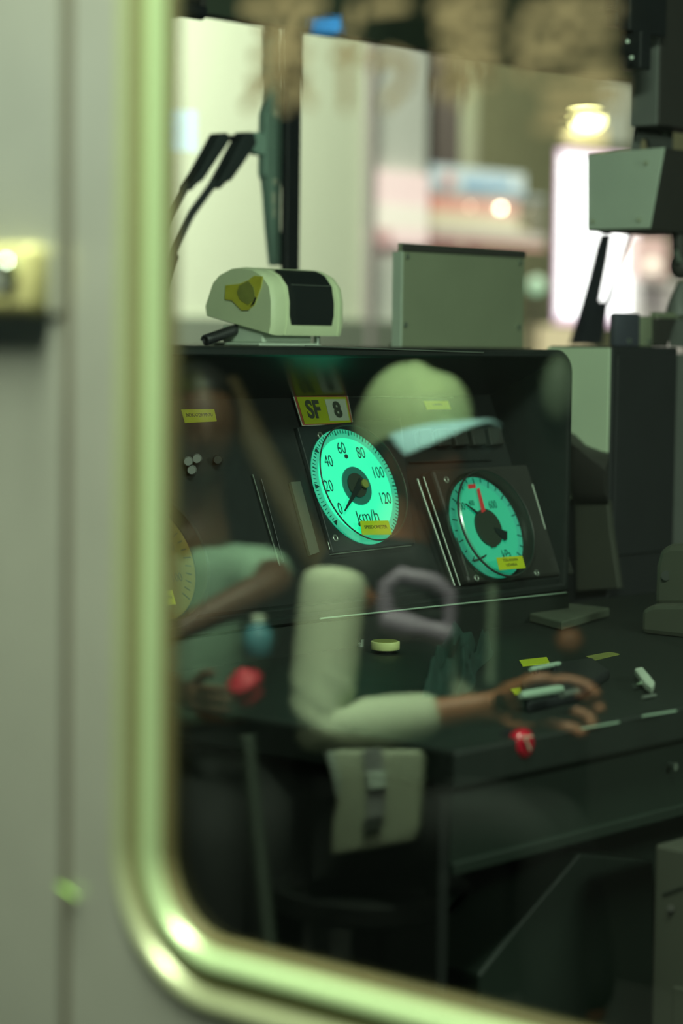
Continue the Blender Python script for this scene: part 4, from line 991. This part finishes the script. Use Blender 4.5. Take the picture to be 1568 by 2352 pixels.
# grey bag at the hip
bc = r4(865, 1830, -.10); bf = (r4(965, 1830, -.10) - r4(765, 1830, -.06)).normalized(); bn = bf.cross(Z).normalized()
bgz = thing('shoulder_bag', 'grey-green satchel with buckled strap mirrored below the pale sleeve', 'bag', r4(865, 1965, -.10))
bb = lambda x_, y_, d=-.10: r4(x_, y_, d - .06)
away = (bb(865, 1830, .0) - bb(865, 1830, -.1)).normalized()
G().prism([bb(*q_) for q_ in ((752, 1730), (770, 1722), (960, 1722), (972, 1740), (970, 1800), (962, 1900), (950, 1935), (756, 1968), (762, 1880), (775, 1800))], away * .05).build('bag_body', M['bag'], bgz, bevel=.008, smooth=50)
G().prism([bb(*q_, -.108) for q_ in ((828, 1725), (872, 1718), (884, 1800), (878, 1875), (838, 1880), (836, 1800))], away * .008).build('bag_strap', M['slate'], bgz, bevel=.002)
G().prism([bb(*q_, -.116) for q_ in ((836, 1776), (880, 1772), (884, 1812), (842, 1816))], away * .008).build('strap_buckle', M['strap'], bgz, bevel=.002)
G().prism([bb(*q_, -.114) for q_ in ((828, 1884), (876, 1874), (872, 1905), (830, 1918))], away * .006).build('bag_clasp', M['ink'], bgz, bevel=.002)
G().tube([bb(752, 1728, -.11), bb(768, 1790, -.11), bb(772, 1830, -.11)], [.007, .006, .002], 8).build('bag_piping', M['strap'], bgz, smooth=50)
# mauve bag with open handle
mv = thing('handbag', 'mauve bag with open rounded handle mirrored under the speedometer', 'bag', r4(955, 1490, -.02))
m4 = lambda x_, y_: r4(x_, y_, -.05)
G().tube([m4(890, 1440), m4(880, 1400), m4(885, 1345), m4(915, 1322), m4(990, 1338), m4(1025, 1365), m4(1030, 1420), m4(1020, 1460)], [.018, .016, .015, .016, .017, .015, .012, .015], 14).build('bag_handle', M['mauve'], mv, smooth=60)
G().tube([m4(872, 1425), m4(920, 1440), m4(970, 1447), m4(1025, 1462)], [.022, .026, .018, .022], 16).build('bag_body', M['mauve'], mv, smooth=60)

# ---- second person, mostly cut by the frame
Dq_ = 4.6
r5 = lambda x_, y_, d=0.0: rat(x_, y_, Dq_ + d)
p2b = r5(450, 1950, .1)
p2 = thing('person', 'second seated person in a mint-white short-sleeved top mirrored beside the steel frame', 'person', V((p2b.x, p2b.y, -.10)))
h2 = r5(452, 985, .05); hd2 = r5(520, 1010, -.25) - h2
hg2, hf2, hs2, hu2 = head(h2, hd2, Z, .23, 1)
ch_2 = r5(470, 1420, .12); hp_2 = r5(450, 1765, .15); nk2 = r5(455, 1175, .10)
sn, sf_ = r5(590, 1320, .0), r5(390, 1320, .2)
en, wn = r5(655, 1330, -.18), r5(420, 1440, -.25)
ef, wf_ = r5(330, 1560, .1), r5(430, 1600, -.2)
en = r5(640, 1335, -.12)
c3, pm3 = hand_chains(wn, 'h', (wn - en).normalized(), Z, 1.0, .35); c4, pm4 = hand_chains(wf_, 'i', (wf_ - ef).normalized(), Z, 1.0, .35)
k2n, k2f = r5(620, 1900, -.30), r5(480, 1900, -.36); fd2 = (k2n - hp_2); fd2.z = 0; fd2.normalize()
a2n = V((k2n.x, k2n.y, gz + .09)) + fd2 * .03; a2f = V((k2f.x, k2f.y, gz + .09)) + fd2 * .03
skin('body', M['skin_dark'], [[('pel', hp_2, .10), ('che', ch_2, .11), ('nek', nk2, .05), ('hd', h2 - Z * .04, .06)], [('che', ch_2, .11), ('sn', sn, .05), ('en', en, .040), ('wn', wn, .026), ('hp', pm3, (.03, .017))],
     [('che', ch_2, .11), ('sf', sf_, .05), ('ef', ef, .040), ('wf', wf_, .026), ('ip', pm4, (.03, .017))],
     [('pel', hp_2, .10), ('hn', hp_2.lerp(k2n, .2), .078), ('kn', k2n, .055), ('an', a2n, .036)], [('pel', hp_2, .10), ('hf', hp_2.lerp(k2f, .2), .078), ('kf', k2f, .055), ('af', a2f, .036)]] + c3 + c4, p2, hg2)
skin('blouse', M['top'], [[('0', hp_2.lerp(ch_2, .2), .115), ('1', ch_2, .125), ('2', nk2.lerp(ch_2, .35), .075)], [('1', ch_2, .125), ('3', sn, .068), ('4', sn.lerp(en, .75), .066)], [('1', ch_2, .125), ('5', sf_, .068), ('6', sf_.lerp(ef, .4), .062)]], p2)
skin('trousers', M['trousers'], [[('0', hp_2, .12), ('1', hp_2.lerp(k2n, .25), .092), ('2', k2n, .070), ('3', a2n + Z * .02, .055)], [('0', hp_2, .12), ('4', hp_2.lerp(k2f, .25), .092), ('5', k2f, .070), ('6', a2f + Z * .02, .055)]], p2)
g = G(); g.ball(h2 - hf2 * .018 + Z * .016, hf2 * .104, hs2 * .088, hu2 * .118, 32, 22, lambda q: 1.0 if q.x < .3 or q.z > .45 else .80); g.build('hair', M['hair'], p2, smooth=60)
sd2 = Z.cross(fd2)
for an in (a2n, a2f):
    g = G(); b_ = V((an.x, an.y, gz))
    g.loft([[b_ + fd2 * t + sd2 * (w_ * s1) + Z * z_ for (s1, z_) in ((-1, .002), (1, .002), (1, h_ * .6), (.6, h_), (-.6, h_), (-1, h_ * .6))] for (t, w_, h_) in ((-.07, .030, .07), (-.03, .038, .10), (.05, .040, .085), (.12, .044, .055), (.17, .035, .04), (.19, .018, .03))])
    g.build('shoe', M['shoe'], p2, smooth=50)
# things held or lying by the second person
tb = r5(588, 1465, -.30)
tl = thing('water_bottle', 'teal plastic bottle mirrored above the red pouch', 'bottle', tb - Z * .06)
G().tube([tb - Z * .035, tb - Z * .03, tb + Z * .01, tb + Z * .022, tb + Z * .03], [.024, .028, .028, .016, .012], 18).build('bottle_body', M['teal'], tl, smooth=50)
G().tube([tb + Z * .03, tb + Z * .042], .013, 16).build('bottle_cap', M['white'], tl, smooth=40)
rb = r5(560, 1575, -.30)
tag(G().ball(rb, V((.034, 0, 0)), V((0, .03, 0)), V((0, 0, .038)), 24, 16, lambda q: 1 + .12 * math.sin(3 * q.x + 5 * q.z)).build('pouch', M['redbag'], smooth=60), 'small bright red pouch mirrored beside the pale sleeve', 'pouch')
# a round seat under each person
for (hp_, lab) in ((hips, 'dark round stool under the person in the off-white cap'), (hp_2, 'dark round stool under the person in the mint-white top')):
    zs_ = hp_.z - .128; se = thing('stool', lab, 'stool', V((hp_.x, hp_.y, -.10)), 'stools on the platform')
    b_ = V((hp_.x, hp_.y, 0)); G().tube([b_ + Z * (zs_ - .05), b_ + Z * (zs_ - .04), b_ + Z * (zs_ - .01), b_ + Z * zs_], [.17, .18, .18, .165], 36).build('seat_pad', M['bench'], se, smooth=40)
    G().tube([b_ + Z * (zs_ - .05), b_ + Z * -.08], .035, 16).build('seat_post', M['bench'], se, smooth=50); G().tube([b_ + Z * -.08, b_ + Z * -.10], [.10, .13], 28).build('seat_foot', M['bench'], se, smooth=40)
# slanting tan handrail and pale poles mirrored in the glass
d7 = 5.0
h0, h1 = rat(505, 880, d7), rat(745, 1330, d7)
hr = thing('handrail', 'tan slanting handrail mirrored beside the number plate', 'handrail', V((h1.x, h1.y, -.1)))
G().tube([h0, h0.lerp(h1, .5), h1], .036, 14).build('rail', M['wood'], hr, smooth=50)
G().tube([V((h1.x, h1.y, -.1)), h1], .02, 10).build('rail_post', M['bench'], hr, smooth=50)
t0, t1 = rat(1128, 1345, 4.9), rat(1128, 1570, 4.9)
tag(G().tube([V((t0.x, t0.y, t1.z)), t0], .012, 12).build('pole', M['pole'], smooth=50), 'slim pale pole mirrored beneath the pressure gauge', 'pole')
tag(G().box(t0.x - .16, t0.x + .16, t0.y - .16, t0.y + .16, -.10, t1.z).build('platform_bin', M['bench'], bevel=.01), 'dark square bin carrying the slim pale pole mirrored in the glass', 'bin')
t0, t1 = rat(562, 1690, 3.9), rat(625, 2290, 3.9); t1 = t0 + (t1 - t0) * ((t0.z + .10) / (t0.z - t1.z))
tag(G().tube([t1, t0], .013, 12).build('pole', M['oldpole'], smooth=50), 'dull slanting pole mirrored low in the glass', 'pole')
q_ = rat(1280, 895, 4.9); tag(G().ball(q_, X * .04, Y * .04, Z * .075).build('globe', M['pole'], smooth=60), 'dim pale oval globe mirrored at the hood corner', 'globe')
q_ = rat(1305, 1475, 4.9); tag(G().ball(q_, X * .03, Y * .03, Z * .03).build('ball', M['skin'], smooth=60), 'dim pinkish ball mirrored over the desk', 'ball')
# blue signs hung over the platform
for i, (x0_, y0_, x1_, y1_, lab) in enumerate(((708, 40, 782, 72, 'small blue lit sign mirrored at the windshield header'), (360, 255, 446, 345, 'soft blue lit sign mirrored beside the steel frame'), (60, 150, 232, 345, 'large blue lit sign mirrored dimly in the brushed steel'))):
    a, b = rat(x0_, y1_, 5.1), rat(x1_, y0_, 5.1); m_ = rat((x0_ + x1_) / 2, (y0_ + y1_) / 2, 5.1)
    hw = .5 * (b - a).length * abs(x1_ - x0_) / math.hypot(x1_ - x0_, y1_ - y0_); hh2 = .5 * abs(b.z - a.z)
    r__ = V((-RT.x, RT.y, 0)).normalized(); n__ = r__.cross(Z)
    sg = thing('blue_sign', lab, 'sign', m_ - Z * hh2, 'blue signs over the platform')
    G().obox(m_ - r__ * hw - Z * hh2 - n__ * .015, r__ * (2 * hw), Z * (2 * hh2), n__ * .03).build('sign_face', glow('blue_sign_%d' % i, (.04, .42, .95), (4.2, 5.0, 2.2)[i]), sg)
    G().tube([m_ + Z * hh2, V((m_.x, m_.y, 3.2))], .008, 8).build('hanger', M['bench'], sg)

# ================================================================== PLATFORM LAMPS AND ADDED CAB FILL HOUSINGS (lights set at the top)
for (n_, lab, c_, sx_, sy_) in (('tube_lamp', 'long tube lamp over the platform bench', (-1.62, 2.2, 2.74), .25, 1.2), ('tube_lamp', 'long tube lamp over the platform edge', (-.60, .85, 2.53), .16, 1.0), ('cab_fill_housing', 'narrow housing of the added cab fill light above the side window', (.30, .75, 2.14), .5, .14), ('cab_fill_housing', 'wide flat housing of the added fill light on the rear wall of the cab', (1.2, -.47, 1.72), .5, .06)):
    o = thing(n_, lab, 'lamp', V(c_)); hz_ = (0, .06) if 'rear' not in lab else (-.14, .14); G().box(c_[0] - sx_ / 2, c_[0] + sx_ / 2, c_[1] - sy_ / 2, c_[1] + sy_ / 2, c_[2] + hz_[0], c_[2] + hz_[1]).build('lamp_housing', M['lampbody'], o, bevel=.005)
    if n_ == 'tube_lamp': G().tube([V(c_) + V((0, 0, .06)), V((c_[0], c_[1], 3.3))], .012, 8).build('lamp_rod', M['lampbody'], o)
